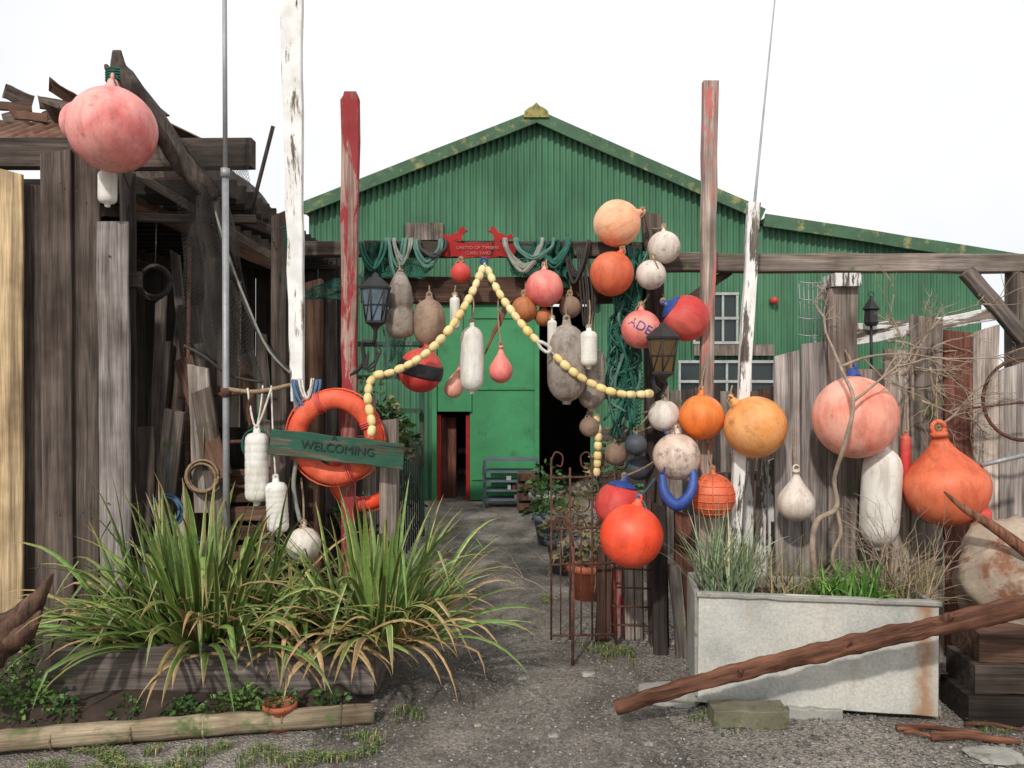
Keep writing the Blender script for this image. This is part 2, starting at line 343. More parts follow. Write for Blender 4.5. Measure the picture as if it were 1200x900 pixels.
def pathmat():
    m,nt,b=newmat('worn_path'); s=coords(nt,(1,1,1),False)
    vo=nt.nodes.new('ShaderNodeTexVoronoi'); vo.inputs['Scale'].default_value=95; nt.links.new(s,vo.inputs['Vector'])
    sep=nt.nodes.new('ShaderNodeSeparateColor'); nt.links.new(vo.outputs['Color'],sep.inputs[0])
    cl=ramp(nt,noi(nt,s,1.9,9,0.72,.4),[(0.32,c(84,78,72)),(0.48,c(116,109,101)),(0.66,c(152,144,134))])
    cl=mix(nt,0.65,cl,ramp(nt,sep.outputs[0],[(0,BW(0.5)),(0.5,BW(0.95)),(1,BW(1.6))]),'MULTIPLY')
    cl=mix(nt,0.8,cl,ramp(nt,noi(nt,s,120,5,0.7),[(0.3,BW(0.45)),(0.65,BW(1.35))]),'MULTIPLY')
    k=ramp(nt,noi(nt,s,4.5,9,0.75),[(0.6,BW(0)),(0.72,BW(0.4))]); cl=mix(nt,k,cl,c(90,90,66))
    nt.links.new(cl,b.inputs['Base Color'])
    b.inputs['Roughness'].default_value=.88; b.inputs['Specular IOR Level'].default_value=.3
    bump(nt,b,noi(nt,s,42,8,0.8),0.9,0.022); return m
vs=[];fs=[];n=60
for i in range(n+1):
    y=3.0+8.2*i/n; wl=-0.9+0.12*noise.noise(Vector((0,y*3,1))); wr=(0.75 if y<5 else 0.62)+0.15*noise.noise(Vector((5,y*3,1)))
    vs+=[(wl,y,0.004),(wr,y,0.004)]
fs=[(2*i,2*i+1,2*i+3,2*i+2) for i in range(n)]
mk('path',vs,fs,pathmat())
ico=[(0,0,1),(.89,0,.45),(.28,.85,.45),(-.72,.53,.45),(-.72,-.53,.45),(.28,-.85,.45),(.72,.53,-.45),(-.28,.85,-.45),(-.89,0,-.45),(-.28,-.85,-.45),(.72,-.53,-.45),(0,0,-1)]
icf=[(0,1,2),(0,2,3),(0,3,4),(0,4,5),(0,5,1),(1,6,2),(2,7,3),(3,8,4),(4,9,5),(5,10,1),(2,6,7),(3,7,8),(4,8,9),(5,9,10),(1,10,6),(6,11,7),(7,11,8),(8,11,9),(9,11,10),(10,11,6)]
vs=[];fs=[];cs=[]
def stone(x,y,z,sz,cl):
    b=len(vs); a=U(0,6); sx,sy,sz2=sz*U(.7,1.3),sz*U(.7,1.3),sz*U(.4,.8); ca,sa=math.cos(a),math.sin(a)
    for q in ico:
        k=U(.8,1.15); X_,Y_=q[0]*sx*k,q[1]*sy*k; vs.append((x+X_*ca-Y_*sa,y+X_*sa+Y_*ca,z+q[2]*sz2*k)); cs.append(cl)
    fs.extend([tuple(b+i for i in f) for f in icf])
for i in range(22000):
    if i<17000: x=U(-0.95,3.2); y=3.0+2.4*R()**1.2
    else: y=U(4.6,11); x=(-0.9 if R()<.4 else 0.62)+random.gauss(0,0.22)
    dens=noise.noise(Vector((x*1.8,y*1.8,3)))
    if i<17000 and (abs(x)<0.5 and R()<0.3): continue
    if dens<-0.15 and R()<.6: continue
    k=U(.08,.27) if R()<.94 else U(.27,.42); cl=(k,k*U(.91,.98),k*U(.8,.94),1)
    stone(x,y,0.005,U(.0028,.0085)*(2.2 if R()<.025 else 1),cl)
mk('gravel',vs,fs,M['stonecol'],cols=cs)
for (u,v,w,h,m) in ((785,812,72,26,'slab'),(612,795,10,5,'slab'),(690,790,16,8,'slab'),(648,862,13,6,'slab'),(760,872,10,6,'slab'),(560,850,9,5,'stone'),(1165,885,60,14,'slab')):
    D=1504/(v+h*0.3-450); vs=[];fs=[]
    ww=S(w,D)/2; hh=S(h,D)*0.7
    n1,n2=20,10
    for i in range(n2+1):
        th=math.pi*i/n2
        for j in range(n1):
            a=2*math.pi*j/n1; d=Vector((math.sin(th)*math.cos(a),math.sin(th)*math.sin(a),math.cos(th))); d=Vector([math.copysign(abs(t)**0.6,t) for t in d])
            d*=1+0.22*noise.noise(d*1.7+Vector((u,0,0))); vs.append((d.x*ww,d.y*ww*.7,d.z*hh*.5))
    for i in range(n2):
        for j in range(n1): fs.append((i*n1+j,(i+1)*n1+j,(i+1)*n1+(j+1)%n1,i*n1+(j+1)%n1))
    mk('rock',vs,fs,M[m],None,False,Matrix.Translation((W(u,0,D).x,D,hh*.3)))

# ---------------------------------------------------------------- barn
BD=11.0
def bx(u): return (u-600)/F*BD
def bz(v): return CAMH+(450-v)/F*BD
barn=grp('green_barn',(0,BD,0))
pk=(bx(628),bz(143)); le=(bx(357),bz(250)); rb=(bx(890),bz(257)); re=(bx(1185),bz(309))
def roofz(x):
    if x<pk[0]: a,b=le,pk
    elif x<rb[0]: a,b=pk,rb
    else: a,b=(rb[0],bz(263)),re
    return a[1]+(b[1]-a[1])*(x-a[0])/(b[0]-a[0])
x0=bx(362); x1=bx(1150); pitch=0.082; dx=pitch/8; n=int((x1-x0)/dx)
dl,dr,dt=bx(510),bx(692),bz(355)
vs=[];fs=[]
for i in range(n+1):
    x=x0+i*dx; y=BD+0.017*math.sin(2*math.pi*x/pitch); zb=dt if dl<x<dr else 0.0
    vs+=[(x,y,zb),(x,y,roofz(x)-0.02)]
for i in range(n): fs.append((2*i,2*i+2,2*i+3,2*i+1))
mk('corrugated_front',vs,fs,M['clad'],barn,True)
back=BD+12
for nm,a,b in (('roof_left',le,pk),('roof_right',pk,rb),('leanto_roof',(rb[0]+.02,bz(263)),re)):
    t=0.06; mk(nm,[(a[0],BD-.12,a[1]),(b[0],BD-.12,b[1]),(b[0],back,b[1]),(a[0],back,a[1]),(a[0],BD-.12,a[1]+t),(b[0],BD-.12,b[1]+t),(b[0],back,b[1]+t),(a[0],back,a[1]+t)],
      [(3,2,1,0),(4,5,6,7),(0,1,5,4),(2,3,7,6),(1,2,6,5),(3,0,4,7)],M['clad'],barn)
    plank('bargeboard',(a[0],BD-.15,a[1]+.03),(b[0],BD-.15,b[1]+.03),0.17,0.04,M['fascia'],barn)
mk('left_wall',[(x0,BD,0),(x0,back,0),(x0,back,le[1]),(x0,BD,le[1])],[(0,1,2,3)],M['clad'],barn)
mk('right_wall',[(x1,BD,0),(x1,back,0),(x1,back,roofz(x1)),(x1,BD,roofz(x1))],[(0,1,2,3)],M['clad'],barn)
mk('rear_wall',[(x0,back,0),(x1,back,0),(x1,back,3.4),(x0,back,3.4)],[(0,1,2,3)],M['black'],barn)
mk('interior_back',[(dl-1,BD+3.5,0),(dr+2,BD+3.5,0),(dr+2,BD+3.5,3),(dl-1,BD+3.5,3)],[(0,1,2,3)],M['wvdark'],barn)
rv=[(-.17,0),(-.16,.08),(-.10,.13),(-.05,.15),(0,.2),(.05,.15),(.10,.13),(.16,.08),(.17,0)]
q=[(pk[0]+a,BD-.2,pk[1]+.0+b) for a,b in rv]+[(pk[0]+a,BD-.1,pk[1]+.0+b) for a,b in rv]
mk('ridge_ornament',q,[tuple(range(8,-1,-1)),tuple(range(9,18))]+[(i,i+1,i+10,i+9) for i in range(8)],M['ridge'],barn)
plank('ridge_cap',(pk[0],BD-.12,pk[1]+.06),(pk[0],back,pk[1]+.06),.22,.08,M['fascia'],barn)
def box(nm,xa,xb,ya,yb,za,zb,mat,par,mw=None):
    return mk(nm,[(xa,ya,za),(xb,ya,za),(xb,yb,za),(xa,yb,za),(xa,ya,zb),(xb,ya,zb),(xb,yb,zb),(xa,yb,zb)],[(3,2,1,0),(4,5,6,7),(0,1,5,4),(1,2,6,5),(2,3,7,6),(3,0,4,7)],mat,par,False,mw)
box('door_panel',bx(551),bx(630),BD-.08,BD-.03,0.02,bz(357),M['greendoor'],barn)
box('door_upper',bx(510),bx(550),BD-.075,BD-.03,bz(482),bz(357),M['greendoor'],barn)
for u in (510,550.5,629): box('door_batten',bx(u)-.03,bx(u)+.03,BD-.12,BD-.082,bz(482) if u==550.5 else .01,bz(357),M['greendoor'],barn)
for v in (372,455,560): box('door_rail',bx(553),bx(627),BD-.1,BD-.082,bz(v)-.02,bz(v)+.02,M['greendoor'],barn)
box('door_header',dl-.1,dr+.1,BD-.14,BD-.03,dt-.02,dt+.12,M['wvdark'],barn)
for u in (512,546): box('red_jamb',bx(u),bx(u)+.05,BD-.0,BD+.1,0,bz(486),M['redsign'],barn)
box('red_inner_door',bx(514),bx(533),BD+.25,BD+.3,0,bz(490),M['wred'],barn)
box('inner_shelf',bx(533),bx(548),BD+.6,BD+.9,0.6,0.66,M['wbrown'],barn)
box('inner_shelf_low',bx(533),bx(548),BD+.6,BD+.9,0.3,0.36,M['wbrown'],barn)
for (ua,ub,va,vb) in ((812,862,345,402),(795,905,424,470)):
    xa,xb,za,zb=bx(ua),bx(ub),bz(vb),bz(va); y=BD-.04
    box('window_glass',xa,xb,y-.01,y,za,zb,M['dglass'],barn)
    for k in range(4 if ua==812 else 5):
        nn=3 if ua==812 else 4; x=xa+(xb-xa)*k/nn; box('mullion',x-.014,x+.014,y-.05,y-.013,za,zb,M['white'],barn)
    for z in (za,(za+zb)/2,zb): box('window_rail',xa-.02,xb+.02,y-.058,y-.052,z-.018,z+.018,M['white'],barn)
box('board_panel',bx(812),bx(905),BD-.09,BD-.03,bz(417),bz(404),M['wgrey'],barn)
box('wall_vent',bx(476),bx(520),BD-.06,BD-.02,bz(282),bz(262),M['wgrey'],barn)
rev('alarm_lamp',[(0.02,0),(.05,.01),(.05,.07),(.03,.1),(.005,.11)],Matrix.Translation((bx(905),BD-.03,bz(353)))@Matrix.Rotation(math.pi/2,4,'X'),B['red'],barn,16)

rk=grp('shelf_rack',W(598,590,10.3)); D=10.3
for u in (567,630):
    for dy in (0,.35): plank('upright',Vector((W(u,0,D).x,D+dy,0)),Vector((W(u,0,D).x,D+dy,.62)),.025,.025,M['tub'],rk)
for z in (.1,.22,.34,.46,.61): box('shelf',W(567,0,D).x,W(630,0,D).x,D-.01,D+.36,z,z+.02,M['tub'],rk)
for i in range(9):
    z=random.choice([.12,.24,.36,.48]); x=U(W(572,0,D).x,W(622,0,D).x); box('stored_tin',x,x+.06,D+.05,D+.12,z,z+.07,random.choice([M['rust'],M['wgrey'],M['white']]),rk)
ct=grp('wooden_crate',(bx(617),10,0))
for z in (0.05,.17,.29,.41): box('slat',W(606,0,10).x,W(630,0,10).x,9.85,10.2,z,z+.08,M['wbrown'],ct)

# ---------------------------------------------------------------- left side
LF=grp('plank_fence',(-2.6,4.6,0))
for (u,vt,w,m,dd,ub) in ((12,199,30,'wyel',4.52,12),(34,214,34,'wdark',4.6,36),(66,176,36,'wdark',4.57,70),(98,162,36,'wdark',4.6,100),(132,258,36,'wpale',4.55,138),(-25,205,34,'wgrey',4.6,-25),(-60,215,34,'wdark',4.58,-60),(-95,200,34,'wgrey',4.6,-95),(-130,190,34,'wbrown',4.6,-130),(150,200,18,'wdark',4.66,152)):
    vp(LF,u,vt,dd,w,m,ub)
for v in (330,600): plank('rail',W(-140,v,4.66),W(165,v-3,4.66),.09,.05,M['wdark'],LF)
plank('top_beam',W(-140,180,4.74),W(297,181,4.74),S(34,4.7),.09,M['wdark'],LF)
plank('bracket_arm',W(160,255,4.7),W(300,258,5.0),.05,.04,M['wdark'],LF)
for (u,v) in ((12,230),(34,250),(66,215),(98,225),(132,300),(66,600),(98,600),(132,590)):
    rev('nail_head',[(.006,0),(.006,.003),(.001,.004)],Matrix.Translation(W(u+U(-8,8),v,4.53))@Matrix.Rotation(math.pi/2,4,'X'),M['rust'],LF,8)
SH=grp('rusty_roof_shed',(-3.5,6,0))
vs=[];fs=[];nx=200
xa=-4.3;xb=-2.45
for i in range(nx+1):
    x=xa+(xb-xa)*i/nx; dz=.016*math.sin(x*2*math.pi/.09); vs+=[(x,5.15,3.16+dz),(x,5.75,3.48+dz),(x,7.6,3.7+dz)]
for i in range(nx):
    for k in (0,1): fs.append((3*i+k,3*i+3+k,3*i+4+k,3*i+1+k))
mk('corrugated_roof',vs,fs,M['rustsheet'],SH,True)
for i in range(16):
    a=W(U(20,150),U(118,150),5.7+U(-.3,.2)); plank('loose_scrap',a,a+Vector((U(-.35,.35),U(-.2,.2),U(-.03,.08))),U(.05,.12),.03,M[random.choice(['wdark','wbrown','wgrey','rustsheet'])],SH,jag=.04)
for x in (-4.2,-3.0,-1.95): plank('post',Vector((x,5.3,0)),Vector((x,5.3,3.1)),.12,.1,M['wdark'],SH)
for i in range(30):
    x=-6.2+i*.155; plank('dark_backing_board',(x,8,0),(x,8+U(-.02,.02),3.0+U(-.1,.05)),.15,.03,M['wvdark'],SH,seg=2,wob=.002)  # dark rear boards added to close the shed so its inside stays dark
for i in range(18):
    y=5.1+i*.17; plank('shade_loft_board',(-5.8,y,2.82),(-1.75,y,2.82),.16,.03,M['wvdark'],SH,seg=2,wob=.002)  # overhead boards added to block sky light and keep the interior dark
for i in range(18):
    p=W(185+i*9+U(-5,5),U(290,470),U(5.05,6.2)); plank('stored_board',Vector((p.x+U(-.35,.35),p.y+.2,0)),p,U(.06,.16),.03,M[random.choice(['wdark','wbrown','wgrey','wgrey','wpale'])],SH,jag=.03)
plank('sloping_rafter',W(160,240,5.1),W(318,308,5.3),.09,.06,M['wbrown'],SH)
plank('sloping_rafter',W(160,205,5.0),W(318,300,5.15),.05,.05,M['wgrey'],SH)
plank('eaves_board',W(165,215,5.4),W(318,270,5.6),.07,.05,M['wdark'],SH)
for (u0,v0,u1,v1) in ((222,290,218,640),(210,465,330,458),(205,520,440,512),(185,560,330,575),(248,470,252,640)):
    tube('rusty_rail',[W(u0,v0,5.0),W(u1,v1,5.0)],.012,M['rust'],SH,8,1)
for (u,v,D,r,mt) in ((182,330,4.95,.09,'netd'),(300,520,4.95,.08,'ropeg'),(238,560,4.9,.1,'rope'),(196,600,4.9,.09,'ropeb')):
    g=grp('hanging_rope_coil',W(u,v,D))
    for k in range(6): tube('turn',ringpts(W(u+U(-2,2),v+U(-3,3),D+k*.008-.02),X,Z,r*U(.85,1.1),18),.008,M[mt],g,6,1)
    tube('hanger',[W(u,v,D)+Vector((0,0,r)),W(u,v,D)+Vector((0,.02,r+.35))],.004,M[mt],g,5,1)
g=grp('timber_crate',W(290,600,5.05))
for k in range(5): plank('slat',W(255,560+k*22,5.05),W(345,556+k*22,5.05),.09,.02,M[random.choice(['wgrey','wbrown','wpale'])],g)
for u in (262,338): plank('corner',W(u,672,5.08),W(u,548,5.08),.05,.03,M['wdark'],g)
g=grp('fish_box',W(200,650,4.95)); box('box_body',W(170,0,4.95).x,W(228,0,4.95).x,4.9,5.2,.35,.58,M['tub'],g); box('box_rim',W(168,0,4.95).x,W(230,0,4.95).x,4.885,5.22,.58,.61,M['tub'],g); box('box_under',W(172,0,4.95).x,W(226,0,4.95).x,4.9,5.2,0,.345,M['wbrown'],g)
hl=grp('upturned_boat',W(240,280,6.6)); cx,cy,cz=W(232,290,6.6)
ns=11
for sidx in range(ns):
    vs=[];fs=[]; a0=math.pi*sidx/ns-.02; a1=math.pi*(sidx+1)/ns+.02
    for i in range(25):
        f=-1+2*i/24; w=math.sqrt(max(0,1-f**2))**.9
        for a,k in ((a0,1.0),(a1,1.03)):
            vs.append((cx+.64*w*k*math.cos(a),cy+1.5*f,cz-.05+.74*(.35+.65*w)*k*math.sin(a)))
            vs.append((cx+.62*w*(k-.04)*math.cos(a),cy+1.5*f,cz-.05+.74*(.35+.65*w)*(k-.04)*math.sin(a)))
    for i in range(24):
        b=4*i; fs+=[(b,b+4,b+6,b+2),(b+1,b+3,b+7,b+5),(b+2,b+6,b+7,b+3),(b,b+1,b+5,b+4)]
    mk('strake',vs,fs,M['wbrown'] if sidx%2 else M['wdark'],hl)
tube('keel',[(cx,cy+1.5*f,cz-.05+.76*(.35+.65*math.sqrt(max(0,1-f*f))**.9)) for f in [-1+i/6 for i in range(13)]],.035,M['wdark'],hl,6,2)
g=grp('iron_spike',W(308,190,5.3)); tube('rod',[W(294,250,5.3),W(320,148,5.3)],.014,M['wdark'],g,8,1)

ln=grp('leaning_trunk',W(160,120,4.4))
tube('trunk',[W(137,60,4.42),W(142,88,4.42),W(165,115,4.42),W(190,155,4.45),W(222,200,4.5),W(252,232,4.6)],[.022,.05,.06,.058,.05,.04],M['wdark'],ln,14,6,.2)
tube('stub',[W(142,85,4.42),W(128,82,4.4),W(124,76,4.4)],[.03,.02,.01],M['wdark'],ln,8,3)
tube('lower_limb',[W(252,232,4.6),W(262,285,4.6),W(285,350,4.6),W(312,405,4.6),W(352,446,4.62)],[.035,.02,.012,.011,.010],M['netd'],ln,8,5,.2)
tube('lower_rope',[W(250,240,4.57),W(268,300,4.57),W(285,345,4.58),W(316,412,4.58),W(356,450,4.6)],.007,M['ropegr'],ln,6,5)
for k in range(5):
    p=W(137,84+k*3,4.42); tube('binding',ringpts(p,X,Y,.055,12),.006,M['ropeg'],ln,5,1)
tube('binding_tail',[W(131,86,4.38),W(126,100,4.33),W(133,108,4.3)],.005,M['ropeg'],ln,5,3)
def net(name,fn,nu,nv,r,mat,par=None):
    cu=bpy.data.curves.new(name,'CURVE'); cu.dimensions='3D'; cu.bevel_depth=r; cu.bevel_resolution=0; cu.materials.append(mat)
    for sgn in (1,-1):
        for k in range(-nv,nu+nv):
            pts=[]
            for j in range(nv+1):
                i=k+sgn*j
                if 0<=i<=nu: pts.append(fn(i/nu,j/nv))
            if len(pts)>1:
                sp=cu.splines.new('POLY'); sp.points.add(len(pts)-1)
                for q,p in enumerate(pts): sp.points[q].co=(p.x,p.y,p.z,1)
    o=bpy.data.objects.new(name,cu); col.objects.link(o); setpar(o,par); return o
def bil(a,b,c_,d,fold=0.04,sag=0.0,fq=9):
    def f(s,t):
        p=(a*(1-s)+b*s)*(1-t)+(c_*(1-s)+d*s)*t
        return p+Vector((0.02*noise.noise(Vector((s*7,t*5,2))),fold*math.sin(s*fq+2*noise.noise(Vector((s*3,t*3,0)))),-sag*math.sin(math.pi*s)+.02*noise.noise(Vector((s*5,t*6,7)))))
    return f
ng=grp('fishing_net',W(250,250,4.6))
net('upper_mesh',bil(W(150,92,4.44),W(240,190,4.56),W(170,150,4.46),W(244,250,4.6),.02),30,12,.0014,M['netd'],ng)
net('beam_mesh',bil(W(188,166,4.64),W(294,166,4.66),W(196,228,4.64),W(290,232,4.66),.01),34,18,.0014,M['netd'],ng)
net('hanging_mesh',bil(W(205,190,4.52),W(262,215,4.58),W(216,405,4.55),W(308,448,4.58),.06,.0),26,48,.0016,M['netd'],ng)
net('hanging_mesh_fold',bil(W(215,195,4.56),W(258,215,4.62),W(240,400,4.6),W(300,430,4.62),.05,.0,14),20,40,.0016,M['netd'],ng)
tube('foot_rope',[W(216,405,4.55),W(240,418,4.52),W(270,440,4.55),W(308,448,4.58)],.008,M['netd'],ng,6,5)

pp=grp('scaffold_pole',W(265,620,4.5)); tube('tube',[Vector((W(266,0,4.5).x,4.5,0)),W(264,200,4.5)],.019,M['galv'],pp,12,1); tube('upper_tube',[W(264,200,4.5),W(263,-60,4.5)],.013,M['galv'],pp,10,1)
rev('coupler',[(.026,0),(.026,.05)],Matrix.Translation(W(264,208,4.5)),M['galv'],pp,12); rev('coupler_low',[(.03,0),(.03,.05)],Matrix.Translation(W(265,465,4.5)),M['rust'],pp,12)
wp=grp('white_mast',W(345,460,4.55)); plank('spar',W(349,470,4.55),W(341,-60,4.55),S(14,4.55),.05,M['wwhite'],wp,w1=S(27,4.55),seg=14,wob=.004); plank('support_post',Vector((W(352,0,4.64).x,4.64,0)),W(347,330,4.64),.08,.06,M['wvdark'],wp)
rp=grp('red_oar_post',W(408,600,4.6)); plank('shaft',Vector((W(408,0,4.6).x,4.6,0)),W(411,118,4.6),S(13,4.6),.06,M['redpaint'],rp,w1=S(21,4.6),seg=14); plank('worn_top',W(411,119,4.6),W(411,109,4.6),S(21,4.6),.06,M['redpaint'],rp,seg=2,w1=S(14,4.6))
pr_=grp('pink_oar_post',W(828,480,4.7)); plank('shaft',Vector((W(824,0,4.7).x,4.7,0)),W(832,96,4.7),S(12,4.7),.055,M['pinkpaint'],pr_,w1=S(18,4.7),seg=16)
fp=grp('white_flagpole',W(872,400,4.6)); plank('lower_spar',Vector((W(852,0,4.62).x,4.62,0)),W(884,238,4.62),S(13,4.6),.05,M['wwhite'],fp,w1=S(14,4.6),seg=12); tube('whip',[W(884,240,4.62),W(895,130,4.64),W(908,0,4.66),W(914,-60,4.66)],[.009,.006,.004,.003],M['white'],fp,8,3)
for (nm,u,vt,D,w,m) in (('timber_post',329,248,4.75,18,'wdark'),('timber_post',367,330,5.3,22,'wbrown'),('timber_post',456,490,4.55,20,'wgrey'),('timber_post',764,248,4.92,22,'wdark'),('timber_post',1190,318,4.9,16,'wgrey'),('timber_post',985,335,4.72,34,'wgrey')):
    g=grp(nm,Vector((W(u,0,D).x,D,0))); vp(g,u,vt,D,w,m,u+ (8 if u==764 else 0),t=.09,name='shaft')
pf=grp('board_fence',(-1.2,5.2,0))
for i,u in enumerate(range(358,446,15)):
    vp(pf,u,332+U(-6,8) if u<402 else 470+U(-8,8),5.35+U(-.01,.01),14,['wbrown','wdark','wgrey'][i%3])
for u in range(225,356,17): vp(pf,u,U(430,500),5.25+U(-.012,.012),15,random.choice(['wdark','wvdark','wbrown','wgrey']))
for (u0,v0,u1,v1,m) in ((240,600,232,425,'wpale'),(188,640,205,480,'wgrey'),(170,500,172,700,'wdark'),(215,420,262,560,'wbrown'),(262,640,236,455,'wgrey')):
    plank('leaning_board',W(u0,v0,5.0),W(u1,v1,4.9),S(24,4.9),.03,M[m],pf,jag=.03)

bm=grp('gateway_beam',W(560,300,4.95))
plank('upper_beam_left',W(350,292,4.92),W(752,293,4.92),S(17,4.92),.1,M['wdark'],bm,seg=14)
plank('lintel',W(425,340,4.96),W(752,340,4.96),S(30,4.96),.12,M['wbrown'],bm,seg=12)
plank('upper_beam_right',W(776,308,4.9),W(1300,310,4.9),S(21,4.9),.1,M['wgrey'],bm,seg=16)
plank('brace',W(1132,318,4.82),W(1200,398,4.82),S(17,4.8),.05,M['wgrey'],bm)
plank('brace_small',W(855,318,4.95),W(805,352,4.95),S(10,4.9),.04,M['wdark'],bm)
for u in (432,745): plank('hanger',W(u,284,4.87),W(u,356,4.87),.06,.03,M['wgrey'],bm)

sg=grp('red_name_sign',W(560,293,4.84))
so_=[(516,285),(522,286),(530,283),(540,285),(548,286),(556,284),(564,286),(574,285),(584,283),(596,286),(604,285),(606,291),(603,298),(596,302),(586,300.5),(574,303),(560,301),(546,303),(534,300.5),(524,302),(517,298),(514,291)]; q=[]
for yy in (4.825,4.845):
    for a,b in so_: p=W(a,b,4.84); q.append((p.x,yy,p.z))
nn=len(so_); mk('board',q,[tuple(range(nn)),tuple(range(2*nn-1,nn-1,-1))]+[(i,(i+1)%nn,nn+(i+1)%nn,nn+i) for i in range(nn)],M['redsign'],sg)
M['dull']=plain('faded_lettering',c(196,120,110),.8)
text('UNITED OF TIMBERS',W(560,290.5,4.82),.028,M['dull'],sg); text('CURIO YARD',W(560,296.8,4.82),.025,M['dull'],sg)
def creature(u,fl):
    o=[(0,0),(2,5),(7,6),(9,3),(12,6),(11,11),(14,14),(19,16),(15,18),(13,22),(9,19),(6,14),(1,13),(-4,10),(-9,13),(-12,9),(-7,6),(-5,0)]
    q=[];nn=len(o)
    for yy in (4.83,4.845):
        for a,b in o:
            p=W(u+a*fl,287-b,4.84); q.append((p.x,yy,p.z))
    mk('dragon_figure',q,[tuple(range(nn)),tuple(range(2*nn-1,nn-1,-1))]+[(i,(i+1)%nn,nn+(i+1)%nn,nn+i) for i in range(nn)],M['redsign'],sg)
creature(530,1); creature(590,-1)

def hank(u0,u1,v0,depth,D,mat,nst=5,r=.008,name='rope_hank'):
    g=grp(name,W((u0+u1)/2,v0,D))
    for i in range(nst):
        a=u0+U(-3,3); b=u1+U(-3,3); y=D-U(0,.05); dz=depth*U(.75,1.15); m_=(a+b)/2+U(-3,3)
        tube('strand',[W(a-1,v0+2,y+.14),W(a-1,v0-6,y+.04),W(a,v0+2,y-.01),W(a+(m_-a)*.35,v0+dz*.6,y-.02),W(m_,v0+dz,y-.03),W(b-(b-m_)*.35,v0+dz*.55,y-.02),W(b,v0+2,y-.01),W(b+1,v0-6,y+.04),W(b+1,v0+2,y+.14)],r*U(.8,1.2),M[mat],g,6,4)
hank(456,474,286,36,4.83,'ropet',6,.009); hank(463,480,286,22,4.82,'ropegr',4,.008); hank(488,516,288,24,4.83,'ropet',6,.010); hank(492,520,288,12,4.82,'netd',4,.008)
hank(594,634,286,30,4.83,'ropegr',6,.010); hank(606,650,286,18,4.82,'ropet',5,.009); hank(634,664,286,26,4.83,'ropeg',7,.009); hank(664,690,288,40,4.84,'netd',6,.007)
hank(425,450,290,26,4.84,'ropeg',6,.008)
hank(346,372,452,30,4.5,'ropeb',9,.008); hank(352,366,450,18,4.47,'ropew',3,.005)
gn=grp('green_netting',W(650,310,4.83)); net('mesh',bil(W(590,286,4.86),W(672,282,4.86),W(600,322,4.8),W(670,336,4.8),.03),30,14,.0026,M['ropeg'],gn); net('mesh_back',bil(W(628,283,4.85),W(672,283,4.85),W(634,322,4.8),W(668,326,4.8),.04,0,20),22,16,.0028,M['ropeg'],gn)
gn=grp('green_netting',W(450,310,4.83)); net('mesh',bil(W(424,284,4.86),W(520,284,4.86),W(428,328,4.8),W(500,324,4.8),.03),30,14,.0024,M['ropeg'],gn); net('mesh_back',bil(W(426,284,4.85),W(462,284,4.85),W(428,322,4.81),W(458,318,4.81),.03,0,16),18,14,.0026,M['ropeg'],gn)
gn=grp('green_netting',W(380,320,5.2)); net('mesh',bil(W(318,268,4.7),W(350,262,4.7),W(330,345,4.7),W(356,350,4.75),.04),14,26,.0022,M['ropeg'],gn); net('mesh_low',bil(W(352,340,4.88),W(425,318,4.86),W(356,350,4.85),W(420,352,4.85),.03),30,10,.0022,M['ropeg'],gn)
gn=grp('green_netting',W(455,400,4.7)); net('mesh',bil(W(446,365,4.85),W(480,360,4.85),W(450,440,4.75),W(470,445,4.75),.04),12,24,.0022,M['ropet'],gn)
tg=grp('green_rope_bundle',W(735,400,4.8))
for i in range(24):
    u=U(735,762); pts=[W(u,U(285,300),4.82)]
    for k in range(1,8): pts.append(W(740+U(-22,18)-k*1.5,300+k*U(24,31),4.8+U(-.06,.04)))
    tube('strand',pts,U(.006,.012),M[random.choice(['ropeg','ropeg','ropeg','ropet'])],tg,6,4)
net('net_piece',bil(W(722,335,4.8),W(756,330,4.8),W(714,440,4.8),W(752,500,4.8),.07),16,36,.0026,M['ropeg'],tg)
g2=grp('black_net_strap',W(684,340,4.78))
for i in range(6): tube('strand',[W(676+i*2,290,4.84),W(680+i*3+U(-3,3),340,4.79),W(684+i*2,U(378,400),4.78)],.006,M['netd'],g2,6,4)

def garland(pts,D=4.5,s=12.5):
    g=grp('float_garland',W(pts[0][0],pts[0][1],D)); P,_=catm([W(a,b,D+dd) for a,b,dd in pts],20)
    tube('line',P,.004,M['ropew'],g,5,1); vs=[];fs=[]; step=S(s,D); acc=0
    for i in range(1,len(P)):
        acc+=(P[i]-P[i-1]).length
        if acc>=step:
            acc-=step; d=(P[i]-P[i-1]).normalized(); x=d.orthogonal().normalized(); y=d.cross(x); r=S(9.5,D)/2*U(.88,1.1); L=step*.52
            revgeo([(r*math.cos(math.radians(a))**.6+.0005,L*math.sin(math.radians(a))) for a in (-89,-70,-50,-25,0,25,50,70,89)],12,vs,fs,frame(P[i],x,y,d))
    mk('floats',vs,fs,M['bead'],g,True)
garland([(568,308,.26),(552,345,.1),(528,384,0),(497,416,-.05),(462,435,-.02),(438,442,-.05),(431,464,-.12),(436,500,-.15),(432,512,-.15)])
garland([(568,308,.26),(586,345,.15),(614,383,.05),(632,402,0)])
garland([(644,410,0),(668,433,0),(700,453,0),(732,462,0),(766,461,.08)])
garland([(697,480,.25),(701,510,.25),(699,560,.3)],s=11)
g=grp('white_shackle',W(637,406,4.5)); tube('loop',[W(630,400,4.5),W(637,402,4.49),W(645,408,4.5),W(642,413,4.5),W(634,408,4.5),W(630,400,4.5)],.010,M['ropew'],g,7,4)
g=grp('blue_shackle',W(568,310,4.75)); tube('loop',ringpts(W(567,306,4.76),X,Z,.02,12),.007,M['bluep'],g,6,1)

